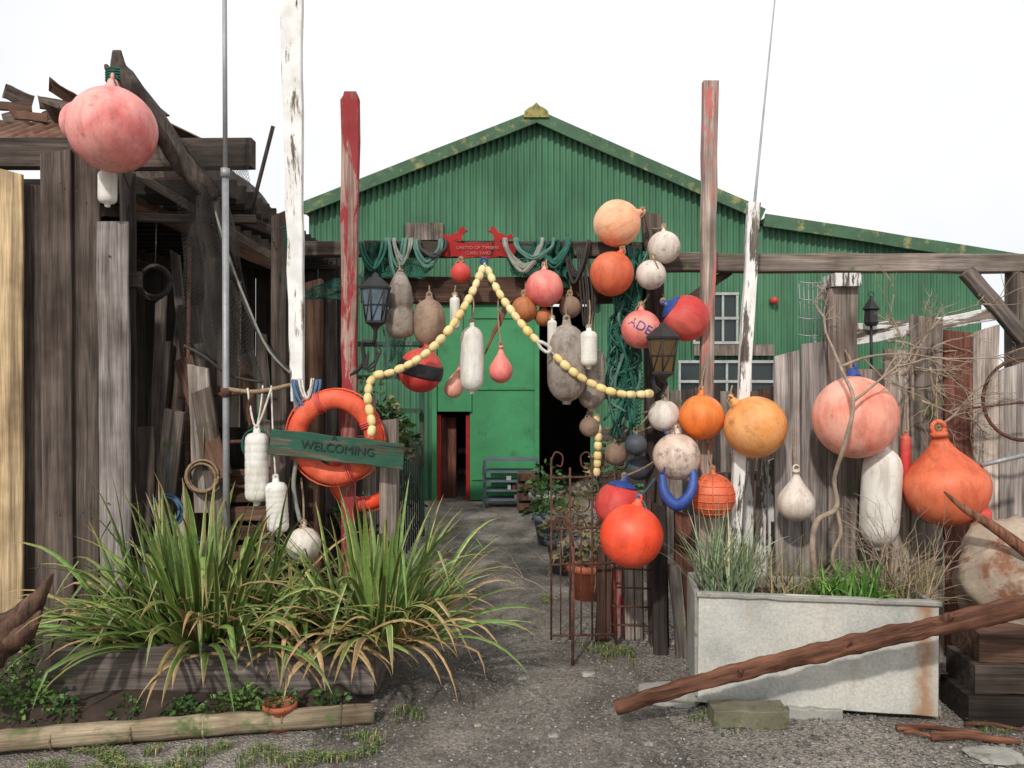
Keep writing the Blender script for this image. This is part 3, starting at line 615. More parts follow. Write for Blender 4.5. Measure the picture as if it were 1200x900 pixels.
# ---------------------------------------------------------------- buoys
buoy(132,152,98,4.25,B['faded'],to=(137,90),tod=4.4,ropem='ropeg')
buoy(97,144,50,4.5,B['faded'],to=(137,100),tod=4.42,ay=.5)
fender(126,196,243,21,4.45,B['wfend'],'cyl',to=(130,170),tod=4.6)
buoy(540,320,24,4.72,B['red'],to=(541,300))
buoy(638,338,44,4.7,B['pink'],to=(640,295))
buoy(614,363,31,4.72,B['brown'],to=(616,330)); buoy(637,372,21,4.74,B['brown'],to=(640,330)); buoy(668,360,26,4.78,B['taupe'],to=(668,330))
buoy(723,262,55,4.72,B['peach'],to=(758,268),ay=1.1,tod=4.88)
buoy(717,321,52,4.68,B['oran2'],to=(730,290),ay=.4)
buoy(778,290,38,4.72,B['white'],to=(765,268),tod=4.86); buoy(763,322,35,4.68,B['white'],to=(760,298),ax=.5)
bb=buoy(751,386,46,4.62,B['pink'],to=(760,345),tod=4.85)
buoy(804,373,54,4.66,B['red'],to=(776,345),ay=-.95,lug=M['bluep'],tod=4.86,cap=True)
buoy(493,434,52,4.64,B['red'],to=(492,352),band=B['black'],ay=.25,ax=.1)
fender(503,347,408,38,4.66,B['taupe'],'egg',to=(503,335)); fender(469,320,396,34,4.64,B['gfend'],'mush',to=(470,300),cap=B['gfend'])
fender(533,346,388,12,4.7,B['wfend'],'cyl',to=(534,335)); fender(553,378,462,27,4.64,B['wfend'],'egg',to=(554,345)); fender(587,405,449,28,4.66,B['pink'],'tear',to=(584,345))
fender(541,425,468,22,4.74,B['salmon'],'tear',to=(543,345),ay=.3)
fender(664,375,474,45,4.62,B['gfend'],'egg',to=(664,345)); fender(690,384,433,20,4.55,B['wfend'],'cyl',to=(690,345)); fender(693,402,482,32,4.7,B['gfend'],'egg',to=(696,345)); fender(647,373,416,11,4.6,B['wfend'],'cyl',to=(650,345))
g=grp('boathook_blade',W(578,385,4.75)); plank('blade',W(568,415,4.78),W(597,352,4.82),.012,.012,M['wred'],g,w1=.04)
buoy(691,500,24,4.75,B['taupe'],to=(694,345))
buoy(778,487,37,4.66,B['white'],to=(766,450),tod=4.86); buoy(822,489,53,4.6,B['orange'],to=(826,430),tod=4.67)
buoy(885,500,72,4.5,B['amber'],to=(858,452),ay=-.7,tod=4.6)
buoy(793,535,55,4.5,B['beige'],to=(770,500),tod=4.84); buoy(835,581,51,4.55,B['oran2'],to=(830,520),tod=4.67,name='woven_float',ribs=True)
buoy(725,592,56,4.6,B['red'],to=(768,540),lug=M['bluep'],tod=4.86,cap=True,ay=.2); buoy(740,628,74,4.42,B['vivid'],to=(768,560),tod=4.84,ay=.2,ropem='ropeb')
buoy(745,521,26,4.75,B['dark'],to=(766,480),tod=4.86); buoy(722,532,28,4.85,B['taupe'],to=(764,500),tod=4.88); buoy(748,548,30,4.9,B['dark'],to=(766,500),tod=4.88); buoy(727,508,22,4.88,B['gfend'],to=(764,480),tod=4.88)
fender(933,550,611,43,4.5,B['white'],'tear',to=(930,505),tod=4.68)
buoy(1002,489,96,4.42,B['salmon'],to=(990,410),tod=4.66,lug=M['bluep'],ax=-.1)
fender(1036,518,645,44,4.46,B['wfend'],'egg',to=(1040,450),tod=4.66,ay=.06)
fender(1100,505,617,96,4.4,B['oran2'],'tear',to=(1098,440),tod=4.66,ay=-.12); fender(1061,508,562,12,4.5,B['red'],'cyl',to=(1062,460),tod=4.66); fender(1150,590,640,22,4.3,B['red'],'cyl',to=(1152,520),tod=4.66)
fender(301,502,593,27,4.4,B['wfend'],'cyl',to=(308,452),tod=4.5,ropem='ropew'); fender(323,560,629,25,4.36,B['wfend'],'cyl',to=(318,452),tod=4.5,ropem='ropew',ay=-.05)
buoy(356,638,40,4.4,B['white'],to=(353,560),tod=4.6)
g=grp('hanging_rope',W(300,460,4.46)); tube('rope_loop',[W(290,455,4.46),W(300,500,4.4),W(318,455,4.46)],.006,M['ropew'],g,6,6); tube('rope_line',[W(262,455,4.5),W(300,459,4.47),W(345,450,4.55)],.012,M['rope'],g,8,6); tube('rope_tail',[W(345,455,4.5),W(349,520,4.45),W(344,570,4.45),W(352,612,4.42)],.012,M['ropegr'],g,8,6); tube('brown_tail',[W(296,462,4.45),W(291,480,4.43),W(294,500,4.42)],.012,M['log'],g,7,5)
def wraptext(s,par,p,r,size,mat,ay=0):
    cu=bpy.data.curves.new('t','FONT'); cu.body=s; cu.size=size; cu.align_x='CENTER'; cu.align_y='CENTER'; o=bpy.data.objects.new('t',cu); col.objects.link(o)
    bpy.context.view_layer.update(); me=bpy.data.meshes.new_from_object(o.evaluated_get(bpy.context.evaluated_depsgraph_get())); bpy.data.objects.remove(o)
    ca,sa=math.cos(ay),math.sin(ay)
    for v in me.vertices:
        a,b=v.co.x*ca-v.co.y*sa,v.co.x*sa+v.co.y*ca; a/=r;b/=r; k=r*1.025
        v.co=Vector((p.x+k*math.sin(a)*math.cos(b),p.y-k*math.cos(a)*math.cos(b),p.z+k*math.sin(b)))
    me.materials.clear(); me.materials.append(mat); o=bpy.data.objects.new('painted_letters',me); col.objects.link(o); setpar(o,par)
wraptext('ADEC',bb,W(751,386,4.62),S(46,4.62)/2,.075,M['bluep'],-.5)
g=grp('blue_horseshoe_fender',W(795,575,4.4)); tube('body',[W(776,556,4.42),W(779,578,4.4),W(793,592,4.38),W(808,580,4.4),W(813,560,4.42),W(808,540,4.45)],[.018,.03,.034,.03,.024,.012],M['bluep'],g,12,6); tube('strap',[W(776,556,4.42),W(785,520,4.46),W(768,490,4.84)],.006,M['bluep'],g,6,5)

def lifebuoy(u,v,rad,D,mat,ax,ay):
    p=W(u,v,D); g=grp('lifebuoy',p); Rj=S(rad,D)*.8; r=S(rad,D)*.2; m=tilt(p,math.pi/2+ax,ay)
    vs=[];fs=[];n1,n2=48,14
    for i in range(n1):
        a=2*math.pi*i/n1
        for j in range(n2):
            b=2*math.pi*j/n2; q=Rj*(1+.02*math.cos(4*a))+r*math.cos(b); vs.append((q*math.cos(a),q*math.sin(a),r*.8*math.sin(b)))
    for i in range(n1):
        for j in range(n2): fs.append((i*n2+j,((i+1)%n1)*n2+j,((i+1)%n1)*n2+(j+1)%n2,i*n2+(j+1)%n2))
    mk('ring',vs,fs,mat,g,True,m)
    for k in range(4):
        a=k*math.pi/2+.5; c0=m@Vector((Rj*math.cos(a),Rj*math.sin(a),0)); rx=(m.to_3x3()@Vector((math.cos(a),math.sin(a),0)));rz=m.to_3x3()@Z
        for dd in (-.012,0,.012):
            tt=m.to_3x3()@Vector((-math.sin(a),math.cos(a),0)); tube('band',[c0+tt*dd+rx*math.cos(t)*r*1.08+rz*math.sin(t)*r*.92 for t in [2*math.pi*i/14 for i in range(15)]],.006,B['red'],g,5,1)
        pts=[m@Vector(((Rj+r*(1.0+.25*math.sin(math.pi*s)))*math.cos(a+s*math.pi/2),(Rj+r*(1.0+.25*math.sin(math.pi*s)))*math.sin(a+s*math.pi/2),0)) for s in [i/8 for i in range(9)]]
        tube('grab_line',pts,.005,M['lb'],g,6,1)
M['lb']=buoym('lifebuoy_orange',c(226,80,48),c(232,112,80),.5,.55,.62)
lifebuoy(393,513,56,4.46,M['lb'],.1,.1); lifebuoy(425,560,40,4.62,B['vivid'],.2,.5)
ws=grp('welcome_sign',W(395,525,4.36)); a,b=W(317,517,4.37),W(474,535,4.37); plank('board',a,b,S(30,4.37),.022,M['greenpaint'],ws,jag=.01)
M['blackpaint']=plain('worn_black_paint',c(34,46,42),.8)
text('A',W(392,513,4.352),.045,M['blackpaint'],ws,b-a,.0015); text('WELCOMING',W(396,526,4.352),.066,M['blackpaint'],ws,b-a,.0015)
def lantern(u,v,h,w,D,panel,arm):
    p=W(u,v,D); H=S(h,D); r=S(w,D)/2; g=grp('wall_lantern',p); m=Matrix.Translation(p)@Matrix.Rotation(.3,4,'Z')
    rev('roof',[(r*1.08,.22*H),(r*1.1,.26*H),(r*.8,.34*H),(r*.45,.42*H),(r*.3,.44*H),(r*.25,.48*H),(r*.05,.53*H)],m,M['iron'],g,6,False)
    rev('panes',[(r*.62,-.36*H),(r*.93,.215*H)],m,panel,g,6,False)
    rev('base',[(r*.1,-.56*H),(r*.3,-.47*H),(r*.45,-.44*H),(r*.72,-.4*H),(r*.72,-.36*H)],m,M['iron'],g,6,False)
    for k in range(6):
        a=k*math.pi/3; A=lambda q,z:m@Vector((q*math.cos(a),q*math.sin(a),z)); A2=lambda q,z:m@Vector((q*math.cos(a+math.pi/3),q*math.sin(a+math.pi/3),z))
        tube('bar',[A(r*.66,-.37*H),A(r*.97,.22*H)],.005,M['iron'],g,6,1)
        tube('cross_bar',[A(r*.815,H*-.075),A2(r*.815,H*-.075)],.0035,M['iron'],g,5,1)
        tube('diag',[A(r*.66,-.37*H),A2(r*.97,.22*H)],.0025,M['iron'],g,5,1)
    tube('bracket',arm,.012,M['iron'],g,8,5)
    return g
M['pglass']=plain('grey_blue_glass',c(98,112,124),.2,.3,10,bs=.05)
lantern(440,353,64,34,4.5,M['pglass'],[W(440,385,4.5),W(438,400,4.52),W(425,402,4.54),W(426,425,4.56),W(411,440,4.58)])
lantern(777,412,66,40,4.5,M['glass'],[W(777,444,4.5),W(780,452,4.55),W(770,462,4.7),W(764,440,4.86)])
g=grp('iron_scroll_bracket',W(436,415,4.55))
for k in range(3): tube('scroll',[W(436+4*k-4,400,4.55),W(446-3*k,410+k*6,4.54),W(438,424+k*5,4.54),W(426+k*2,432,4.55),W(432,412,4.55)],.006,M['iron'],g,6,6)

gt=grp('rusty_iron_gate',(.45,4.85,0)); D=4.85
def rod(a,b,r=.007,D0=D,D1=None): tube('rod',[W(a[0],a[1],D0),W(b[0],b[1],D1 or D0)],r,M['rust'],gt,6,1)
for u in (646,668,694,720): rod((u,536 if u in(646,694) else 548),(u,750),.007)
for v in (560,620,662,745): rod((646,v),(720,v-2),.007)
for u in (657,681,707): rod((u,620),(u,745),.005)
for u0,s in ((646,1),(694,-1),(694,1),(720,-1)):
    tube('scroll',[W(u0,540,D),W(u0+s*5,530,D),W(u0+s*13,534,D),W(u0+s*12,546,D),W(u0+s*6,545,D)],.005,M['rust'],gt,6,5)
for k in range(3):
    tube('circle',ringpts(W(657+k*24,590,D),X,Z,S(10,D),16),.005,M['rust'],gt,6,1)
    tube('scroll',[W(650+k*24,618,D),W(657+k*24,606,D),W(664+k*24,618,D)],.005,M['rust'],gt,6,5)
for u in (718,762): rod((u,585),(u+4,755),.009,4.8)
for v in range(600,745,22): rod((718,v),(765,v+2),.006,4.8)
for u in (730,742,752): rod((u,590),(u+2,750),.005,4.8)
rod((672,640),(671,788),.010,4.55); tube('curl',[W(672,640,4.55),W(664,610,4.55),W(652,606,4.55),W(648,622,4.55)],.008,M['rust'],gt,6,5)
for (u,vt,ub,w,m,D) in ((708,640,706,16,'wbrown',4.95),(772,590,774,16,'wdark',4.75),(800,600,803,20,'wred',4.8),(790,660,800,14,'wgrey',4.7),(742,655,742,22,'wpale',5.05),(726,660,724,18,'redpaint',5.1)):
    g=grp('gate_stake',Vector((W(ub,0,D).x,D,0))); vp(g,u,vt,D,w,m,ub,t=.05)

RF=grp('plank_fence',(2.4,4.7,0))
for (u,vt,w,m) in ((922,411,30,'wpale'),(953,398,30,'wpale'),(1019,432,30,'wgrey'),(1051,404,30,'wpale'),(1085,368,38,'wgrey'),(1122,388,33,'wred'),(1155,381,30,'wpale'),(1187,425,32,'wpale'),(1220,400,32,'wgrey'),(1253,410,32,'wdark'),(1286,395,32,'wgrey'),(1320,405,32,'wdark')):
    vp(RF,u,vt,4.72+U(-.012,.012),w,m,u+U(-3,3),jag=.03)
for v in (470,620): plank('rail',W(905,v,4.79),W(1340,v,4.79),.09,.05,M['wdark'],RF)
plank('white_capping',W(1000,398,4.84),W(1175,366,4.84),S(15,4.84),.03,M['wwhite2'],RF); plank('white_capping_low',W(1005,385,4.87),W(1110,378,4.87),S(12,4.87),.03,M['wwhite2'],RF)
box('cap_block',W(972,0,4.7).x,W(1003,0,4.7).x,4.62,4.8,W(0,337,4.7).z,W(0,322,4.7).z,M['wwhite2'],RF)
PK=grp('picket_fence',(1.35,4.85,0))
for u in (862,877,892,906): vp(PK,u,528+U(-5,10),4.9+U(-.01,.01),12,'wwhite2')
for u in range(806,862,15): vp(PK,u,598+U(-8,10),4.92,12,'wpale')
plank('rail',W(800,560,4.95),W(912,556,4.95),.06,.03,M['wgrey'],PK); plank('rail',W(800,640,4.95),W(912,638,4.95),.06,.03,M['wgrey'],PK)
g=grp('wire_rack',W(952,360,4.8))
for i in range(7): tube('wire',[W(936+i*5.5,330+i,4.8),W(940+i*4.4,392,4.8)],.0035,M['galv'],g,5,1)
for v in (330,350,372,392): tube('hoop',[W(935,v,4.8),W(952,v+2,4.76),W(970,v,4.8)],.004,M['galv'],g,5,4)
tube('post',[W(955,392,4.8),W(956,430,4.78)],.01,M['galv'],g,6,1)
g=grp('garden_lantern',W(1021,362,4.75)); rev('body',[(.03,0),(.045,.02),(.04,.09),(.055,.1),(.02,.15),(.004,.18)],Matrix.Translation(W(1021,382,4.78)),M['iron'],g,6,False); tube('hook',ringpts(W(1021,345,4.78),X,Z,.016,10),.003,M['iron'],g,5,1); tube('stem',[W(1021,382,4.78),W(1021,440,4.78)],.008,M['iron'],g,6,1)
g=grp('rusty_hoop',W(1195,468,4.3)); tube('hoop',ringpts(W(1200,468,4.4),X,Z,S(48,4.4),30),.010,M['rust'],g,8,1); tube('pipe',[W(1150,545,4.3),W(1215,530,4.3)],.013,M['galv'],g,8,1); tube('pipe2',[W(1140,478,4.45),W(1215,470,4.45)],.006,M['rust'],g,6,1)
SR=grp('timber_shed',(1.2,7.6,0))
for i in range(24):
    x=W(762,0,7.6).x+i*.12; plank('board',(x,7.6+U(-.01,.01),0),(x,7.6,CAMH+S(-15,7.6)+U(0,.08)+0.05),.115,.025,M[random.choice(['wdark','wbrown','wdark','wgrey'])],SR,seg=3)
plank('shelf_rail',(W(700,0,8).x,8,1.5),(W(765,0,8).x,8,1.5),.1,.04,M['wdark'],SR)
for k in range(5): plank('stacked_timber',(W(700,0,8.2).x,8.2,.2+k*.22),(W(770,0,8).x,8.1,.22+k*.22),.12,.1,M['wdark'],SR)
def leafclump(name,c0,rx,ry,rz,n,size,cols,mat=None,par=None):
    vs=[];fs=[];cs=[]
    for i in range(n):
        th=U(0,2*math.pi); f=R()**.5; h=R(); lob=1+.35*math.sin(th*3+c0[0]*7); p=Vector((c0[0]+rx*f*lob*math.cos(th)*(1-.4*h),c0[1]+ry*f*lob*math.sin(th)*(1-.4*h),c0[2]+rz*h*(1-.45*f)*(1+.3*math.sin(th*2+c0[0]*5))))
        d=Vector((math.cos(th)*f+U(-.6,.6),math.sin(th)*f+U(-.6,.6),U(-.1,.9))).normalized(); s=d.cross(Vector((U(-1,1),U(-1,1),U(-1,1)))).normalized(); L=size*U(.6,1.4); wd=L*.3
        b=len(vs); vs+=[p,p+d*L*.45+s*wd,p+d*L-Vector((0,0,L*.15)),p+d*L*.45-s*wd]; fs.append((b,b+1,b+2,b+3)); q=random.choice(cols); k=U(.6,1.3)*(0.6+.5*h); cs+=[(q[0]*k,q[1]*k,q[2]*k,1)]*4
    return mk(name,vs,fs,mat or M['leaf'],par,False,None,cs)
G1=[c(64,96,46),c(86,120,58),c(48,76,40)]; G2=[c(98,134,64),c(118,150,74),c(76,106,50)]; G3=[c(126,118,80),c(96,100,60),c(146,130,94)]
def pot(name,x,y,r,h,mat,gcols,n=120,pl=.3):
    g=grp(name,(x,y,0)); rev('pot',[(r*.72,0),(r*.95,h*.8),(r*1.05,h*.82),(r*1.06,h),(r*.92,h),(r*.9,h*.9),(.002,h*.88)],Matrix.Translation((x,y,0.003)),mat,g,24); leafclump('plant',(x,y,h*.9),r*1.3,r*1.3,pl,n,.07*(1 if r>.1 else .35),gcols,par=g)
pot('plant_tub',W(667,0,6.8).x,6.8,.2,.3,M['tub'],G3,200,.35); pot('plant_tub',W(648,0,8).x,8,.2,.3,M['tub'],G1,200,.3); pot('plant_tub',W(690,0,6.0).x,6.0,.17,.26,M['terra'],G3,160,.3); pot('plant_tub',W(641,0,9.2).x,9.2,.2,.35,M['slab'],G1,200,.4)
pot('flower_pot',W(328,0,3.72).x,3.72,S(19,3.72),.12,M['terra'],G1,120,.08)
rl=grp('iron_railing',(-.85,7,0))
for i in range(18):
    y=5.6+i*.17; tube('bar',[(-.98,y,.02),(-.98,y,1.05)],.008,M['iron'],rl,6,1)
for z in (.15,1.0): tube('rail',[(-.98,5.5,z),(-.98,8.7,z)],.012,M['iron'],rl,6,1)
def shrub(x,y,z,rx,rz,n,cols,ls=.06):
    g=grp('shrub',(x,y,0))
    for k in range(5): tube('stem',[(x,y,0),(x+U(-.1,.1),y+U(-.1,.1),z*.6),(x+U(-rx,rx)*.6,y+U(-rx,rx)*.6,z+rz*.5)],.01,M['branch'],g,5,3)
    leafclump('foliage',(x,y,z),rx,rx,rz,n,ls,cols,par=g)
shrub(-1.0,6.0,1.1,.28,.4,500,G1); shrub(-1.25,7.3,.9,.4,.7,700,G3); shrub(-1.1,5.4,.5,.2,.5,350,G1); shrub(-1.3,8.6,.3,.35,.8,500,G1)
shrub(1.0,8.3,.4,.35,.7,500,G3); shrub(.95,6.8,.2,.25,.5,400,G1)
g=grp('green_shelf_stand',(-1.25,8,0))
for z in (1.3,1.65,2.0): box('shelf',-1.7,-.95,8.3,8.6,z,z+.04,M['greenpaint'],g)
for x in (-1.7,-.95): plank('leg',(x,8.45,0),(x,8.45,2.05),.05,.05,M['greenpaint'],g)

pl=grp('concrete_planter',(1.5,3.9,0)); a=Vector((.916,3.95,.31)); b=Vector((2.013,3.80,.30)); nrm=(b-a).cross(Z).normalized()
plank('front_slab',a,b,.54,.035,M['conc'],pl,face=tuple(-nrm),wob=.002,seg=10)
bk=-nrm*.48
for q in (a,b): plank('side_slab',q+bk*.05,q+bk,.5,.03,M['slab'],pl,face=(1,.1,0))
plank('back_slab',a+bk,b+bk,.5,.03,M['slab'],pl,face=tuple(-nrm))
plank('rim_lip',a+Vector((-.01,-.012,.262)),b+Vector((.01,-.012,.262)),.022,.045,M['slab'],pl,face=tuple(-nrm),wob=.002,seg=14)
aa=[a+bk*.05,b+bk*.05,b+bk,a+bk]; vs=[];fs=[]
for j in range(9):
    for i in range(21):
        p=(aa[0].lerp(aa[1],i/20)).lerp(aa[3].lerp(aa[2],i/20),j/8); vs.append((p.x,p.y,.50+.03*noise.noise(p*9)))
for j in range(8):
    for i in range(20): fs.append((j*21+i,j*21+i+1,j*21+i+22,j*21+i+21))
mk('soil',vs,fs,M['soil'],pl,True)
for (u0,u1,D,zh,m) in ((836,922,3.74,.085,'mossy'),(924,985,3.85,.05,'slab'),(1062,1100,3.9,.05,'slab')):
    g=grp('support_block',W(u0,858,D)); plank('block',Vector((W(u0,0,D).x,D+.05,zh/2-.002)),Vector((W(u1,0,D).x,D+.04,zh/2-.002)),zh,.14,M[m],g,wob=.004)
lg=grp('driftwood_spar',W(960,770,3.7)); logz('trunk',W(722,830,3.72),W(1250,692,3.45),.034,.047,M['log'],lg,24,90,rn=.16,bend=.014)
for (f,r) in ((.28,.016),(.52,.013),(.74,.017)):
    p=W(722,830,3.72).lerp(W(1250,692,3.45),f); tube('knot_stub',[p,p+Vector((U(-.01,.02),-.035,.035)),p+Vector((U(0,.03),-.05,.05))],[r*1.6,r,r*.6],M['log'],lg,8,4,.2)
ts=grp('timber_stack',W(1170,790,3.9))
for (u0,u1,z,D,m) in ((1118,1260,.07,3.9,'wvdark'),(1125,1270,.21,3.92,'wdark'),(1130,1265,.35,3.95,'wbrown')):
    plank('baulk',Vector((W(u0,0,D).x,D,z)),Vector((W(u1,0,D).x,D-.05,z)),.135,.3,M[m],ts,jag=.01)
vs=[];fs=[];n1,n2=48,32
for i in range(n2+1):
    th=math.pi*i/n2
    for j in range(n1):
        an=2*math.pi*j/n1; d=Vector((math.sin(th)*math.cos(an),math.sin(th)*math.sin(an),math.cos(th))); e=d.copy(); d*=1+.22*noise.noise(e*1.4+Vector((4,2,1)))+.08*noise.noise(e*4)+.03*noise.noise(e*12); vs.append((d.x*.30,d.y*.28,d.z*.33))
for i in range(n2):
    for j in range(n1): fs.append((i*n1+j,(i+1)*n1+j,(i+1)*n1+(j+1)%n1,i*n1+(j+1)%n1))
mk('boulder',vs,fs,M['stone'],None,True,Matrix.Translation(W(1192,682,4.15)))
g=grp('boulder_plinth',W(1190,760,4.2)); plank('sleeper',(2.45,4.2,.14),(3.2,4.2,.14),.28,.3,M['wdark'],g)
g=grp('rusty_anchor_fluke',W(1150,600,4.0)); tube('fluke',[W(1106,576,4.05),W(1130,596,4.0),W(1165,618,3.95),W(1215,655,3.9)],[.004,.018,.026,.034],M['log'],g,8,5)
g=grp('driftwood_sticks',W(1110,865,3.6))
for (u0,v0,u1,v1,r) in ((1050,862,1150,868,.016),(1090,872,1195,870,.02),(1060,868,1100,858,.01),(1130,858,1200,866,.012)):
    D=1504/(v0-450-4); p0=W(u0,v0,D); p0.z=.018; p1=W(u1,v1,D-.05); p1.z=.03; logz('stick',p0,p1,r,r*.7,M['log'],g,8,10,.2,.008)
def bump2(x,y): return .05+.05*noise.noise(Vector((x*3,y*3,0)))
vs=[];fs=[];nx,ny=60,20
for j in range(ny+1):
    for i in range(nx+1):
        x=-3.6+i/nx*2.9; y=3.5+(x+2.1)*.18+j/ny*1.25; e=min(1,min(i,nx-i)/3,min(j,ny-j)/3+.0); vs.append((x,y,-.01+(.06+bump2(x,y))*e))
for j in range(ny):
    for i in range(nx): fs.append((j*(nx+1)+i,j*(nx+1)+i+1,(j+1)*(nx+1)+i+1,(j+1)*(nx+1)+i))
mk('garden_bed_soil',vs,fs,M['soil'],None,True)
g=grp('edging_log',W(220,868,3.6)); e0=Vector((-2.5,3.40,.055)); e1=Vector((W(438,0,3.78).x,3.78,.055)); logz('log',e0,e1,.048,.048,M['bamboo'],g,14,46,.08,.004)
for f in (.1,.27,.44,.6,.78,.92):
    p=e0.lerp(e1,f); d=Vector((1,.2,0)).normalized(); tube('node_ring',ringpts(p,d.cross(Z),Z,.048,14),.005,M['bamboo'],g,5,1)
g=grp('timber_trough',(-1.5,4.1,0)); plank('front_board',Vector((W(72,0,3.95).x,3.88,.19)),Vector((W(438,0,3.98).x,4.0,.19)),.26,.05,M['wgrey'],g,wob=.004)
plank('end_board',Vector((W(438,0,3.98).x-.01,4.02,.19)),Vector((W(438,0,3.98).x-.01,4.5,.19)),.26,.05,M['wgrey'],g,face=(1,0,0))
logz('end_log',W(58,832,3.75),W(110,815,4.05),.06,.065,M['wpale'],g,14,10,.1)
mk('soil',[(-2.2,3.93,.27),(-.72,4.05,.27),(-.72,4.5,.27),(-2.2,4.5,.27)],[(0,1,2,3)],M['soil'],g)
g=grp('driftwood_root',W(20,740,3.6)); tube('root',[W(-60,800,3.5),W(-20,760,3.6),W(15,735,3.62),W(40,706,3.62),W(62,672,3.62)],[.14,.12,.08,.04,.006],M['wbrown'],g,20,10,.16); tube('spur',[W(0,750,3.6),W(30,742,3.58),W(48,716,3.56)],[.06,.04,.006],M['wbrown'],g,14,8,.16)

# ---------------------------------------------------------------- plants
def blades(name,specs,mat,par=None,five=True):
    vs=[];fs=[];cs=[]
    sec=((-1,0),(-.55,-.16),(0,-.26),(.55,-.16),(1,0)) if five else ((-1,0),(0,-.2),(1,0))
    q5=len(sec); n=10 if five else 5
    for (p,az,el,L,w,droop,cg,ce,ct,kink) in specs:
        d=Vector((math.cos(az)*math.cos(el),math.sin(az)*math.cos(el),math.sin(el))); pos=Vector(p); side=Vector((-math.sin(az),math.cos(az),0)); side=(side+Z*U(-.5,.5)).normalized(); b=len(vs)
        for i in range(n+1):
            f=i/n; ww=w*(.6+.4*min(1,f*5))*(1-f**3)+.0008
            s2=(side-d*side.dot(d)).normalized(); up=s2.cross(d)
            tc=max(0,(f-.72)/.28)**1.3 if ct else 0
            for k,o in sec:
                vs.append(pos+s2*k*ww/2+up*o*ww)
                q=ce if abs(k)==1 else cg
                if ct: q=tuple(q[m]*(1-tc)+ct[m]*tc for m in range(3))
                cs.append((q[0],q[1],q[2],1))
            pos=pos+d*L/n; g_=droop*(f**1.2)*10/n
            if kink and abs(f-kink)<.06: g_+=1.4
            d=(d+Vector((0,0,-g_))+Vector((U(-.03,.03),U(-.03,.03),0))).normalized()
            if pos.z<.03: pos.z=.03; d.z=abs(d.z)*.1
        for i in range(n):
            for k in range(q5-1): fs.append((b+i*q5+k,b+i*q5+k+1,b+i*q5+k+q5+1,b+i*q5+k+q5))
    return mk(name,vs,fs,mat,par,True,None,cs)
def jit(q,a=.2):
    k=1+U(-a,a)*1.5; return (q[0]*k*U(.9,1.1),q[1]*k,q[2]*k*U(.85,1.1))
def flax(x,y,z,n,L,spread,brown):
    sp=[]
    for i in range(n):
        az=U(0,2*math.pi); el=math.radians(U(18,84)); r=.22*R()
        dry=R()<brown
        g=jit(c(98,124,62),.3); e=jit(c(186,184,120)) if R()<.6 else jit(c(118,142,76)); t=c(150,116,80)
        if dry: g=jit(c(156,130,88),.3); e=jit(c(192,166,122))
        sp.append(((x+r*math.cos(az)*spread,y+r*math.sin(az)*.7,z),az,el if not dry else el*.6,L*U(.55,1.2),U(.026,.046),U(.14,.46)*(1.5 if dry else 1),g,e,t if R()<.7 else None,U(.4,.8) if R()<.22 else 0))
    return blades('flax_plant',sp,M['leaf'])
flax(W(235,0,4.15).x,4.12,.24,370,.80,2.0,.12)
flax(W(455,0,4.25).x-.06,4.2,.24,230,.76,1.2,.26)
flax(W(350,0,4.1).x,4.1,.24,80,.55,1.4,.5)
def grasst(name,x,y,z,n,L,w,rad,cols,el0=45,droop=.15,mat=None,ry=None):
    sp=[]
    for i in range(n):
        az=U(0,2*math.pi); r=rad*R()**.5; q=jit(random.choice(cols)); px,py=x+r*math.cos(az),y+(ry or rad)*R()**.5*math.sin(az)
        if n>150 and L<.1 and noise.noise(Vector((px*7,py*9,1)))<-.05: continue
        sp.append(((px,py,z),U(0,6.28),math.radians(U(el0,88)),L*U(.4,1.2),w*U(.7,1.2),U(.3,1)*droop,q,q,None,0))
    return blades(name,sp,mat or M['leaf'],None,L>.15)
grasst('ornamental_grass',W(852,0,4.1).x,4.12,.5,200,.44,.010,.13,[c(128,146,116),c(104,124,88),c(156,160,130)],40,.2)
grasst('daffodil_clump',W(995,0,4.05).x,4.05,.5,150,.22,.011,.15,[c(92,138,60),c(76,118,50),c(118,154,78)],35,.25)
grasst('dry_grass_tuft',W(1062,0,4.0).x,4.05,.48,160,.38,.005,.14,[c(170,152,120),c(140,128,96),c(116,108,76)],20,.3,M['dryleaf'])
grasst('dry_grass_tuft',W(920,0,4.15).x,4.2,.5,100,.28,.005,.2,[c(156,140,108),c(128,128,86)],20,.22,M['dryleaf'])
for (u,v,rad,n,L) in ((250,892,.6,1300,.035),(415,878,.2,350,.04),(110,897,.35,800,.045),(470,845,.12,160,.045),(735,772,.16,350,.06),(700,760,.12,160,.05),(850,848,.18,200,.04),(1150,850,.22,170,.045),(640,705,.05,60,.06),(500,700,.08,120,.06),(525,770,.06,50,.035)):
    D=1504/(v-450); grasst('grass',W(u,0,D).x,D,0.0,n,L,.004,rad,[c(90,112,58),c(110,130,70),c(72,90,46),c(146,136,98)],25,.35,None,.13)
for (u,v,D,rx,rz,n,cols) in ((30,835,3.7,.16,.26,420,G2),(75,840,3.7,.1,.14,200,G1),(280,835,3.8,.16,.12,300,G2),(215,835,3.75,.12,.08,200,G1),(15,800,3.9,.15,.35,300,G2),(385,835,3.85,.1,.08,140,G1),(150,838,3.75,.12,.09,160,G1)):
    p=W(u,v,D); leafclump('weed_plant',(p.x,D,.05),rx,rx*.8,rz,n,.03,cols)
leafclump('bed_weeds',(W(1000,0,4.05).x,4.05,.5),.35,.12,.1,260,.03,G2)
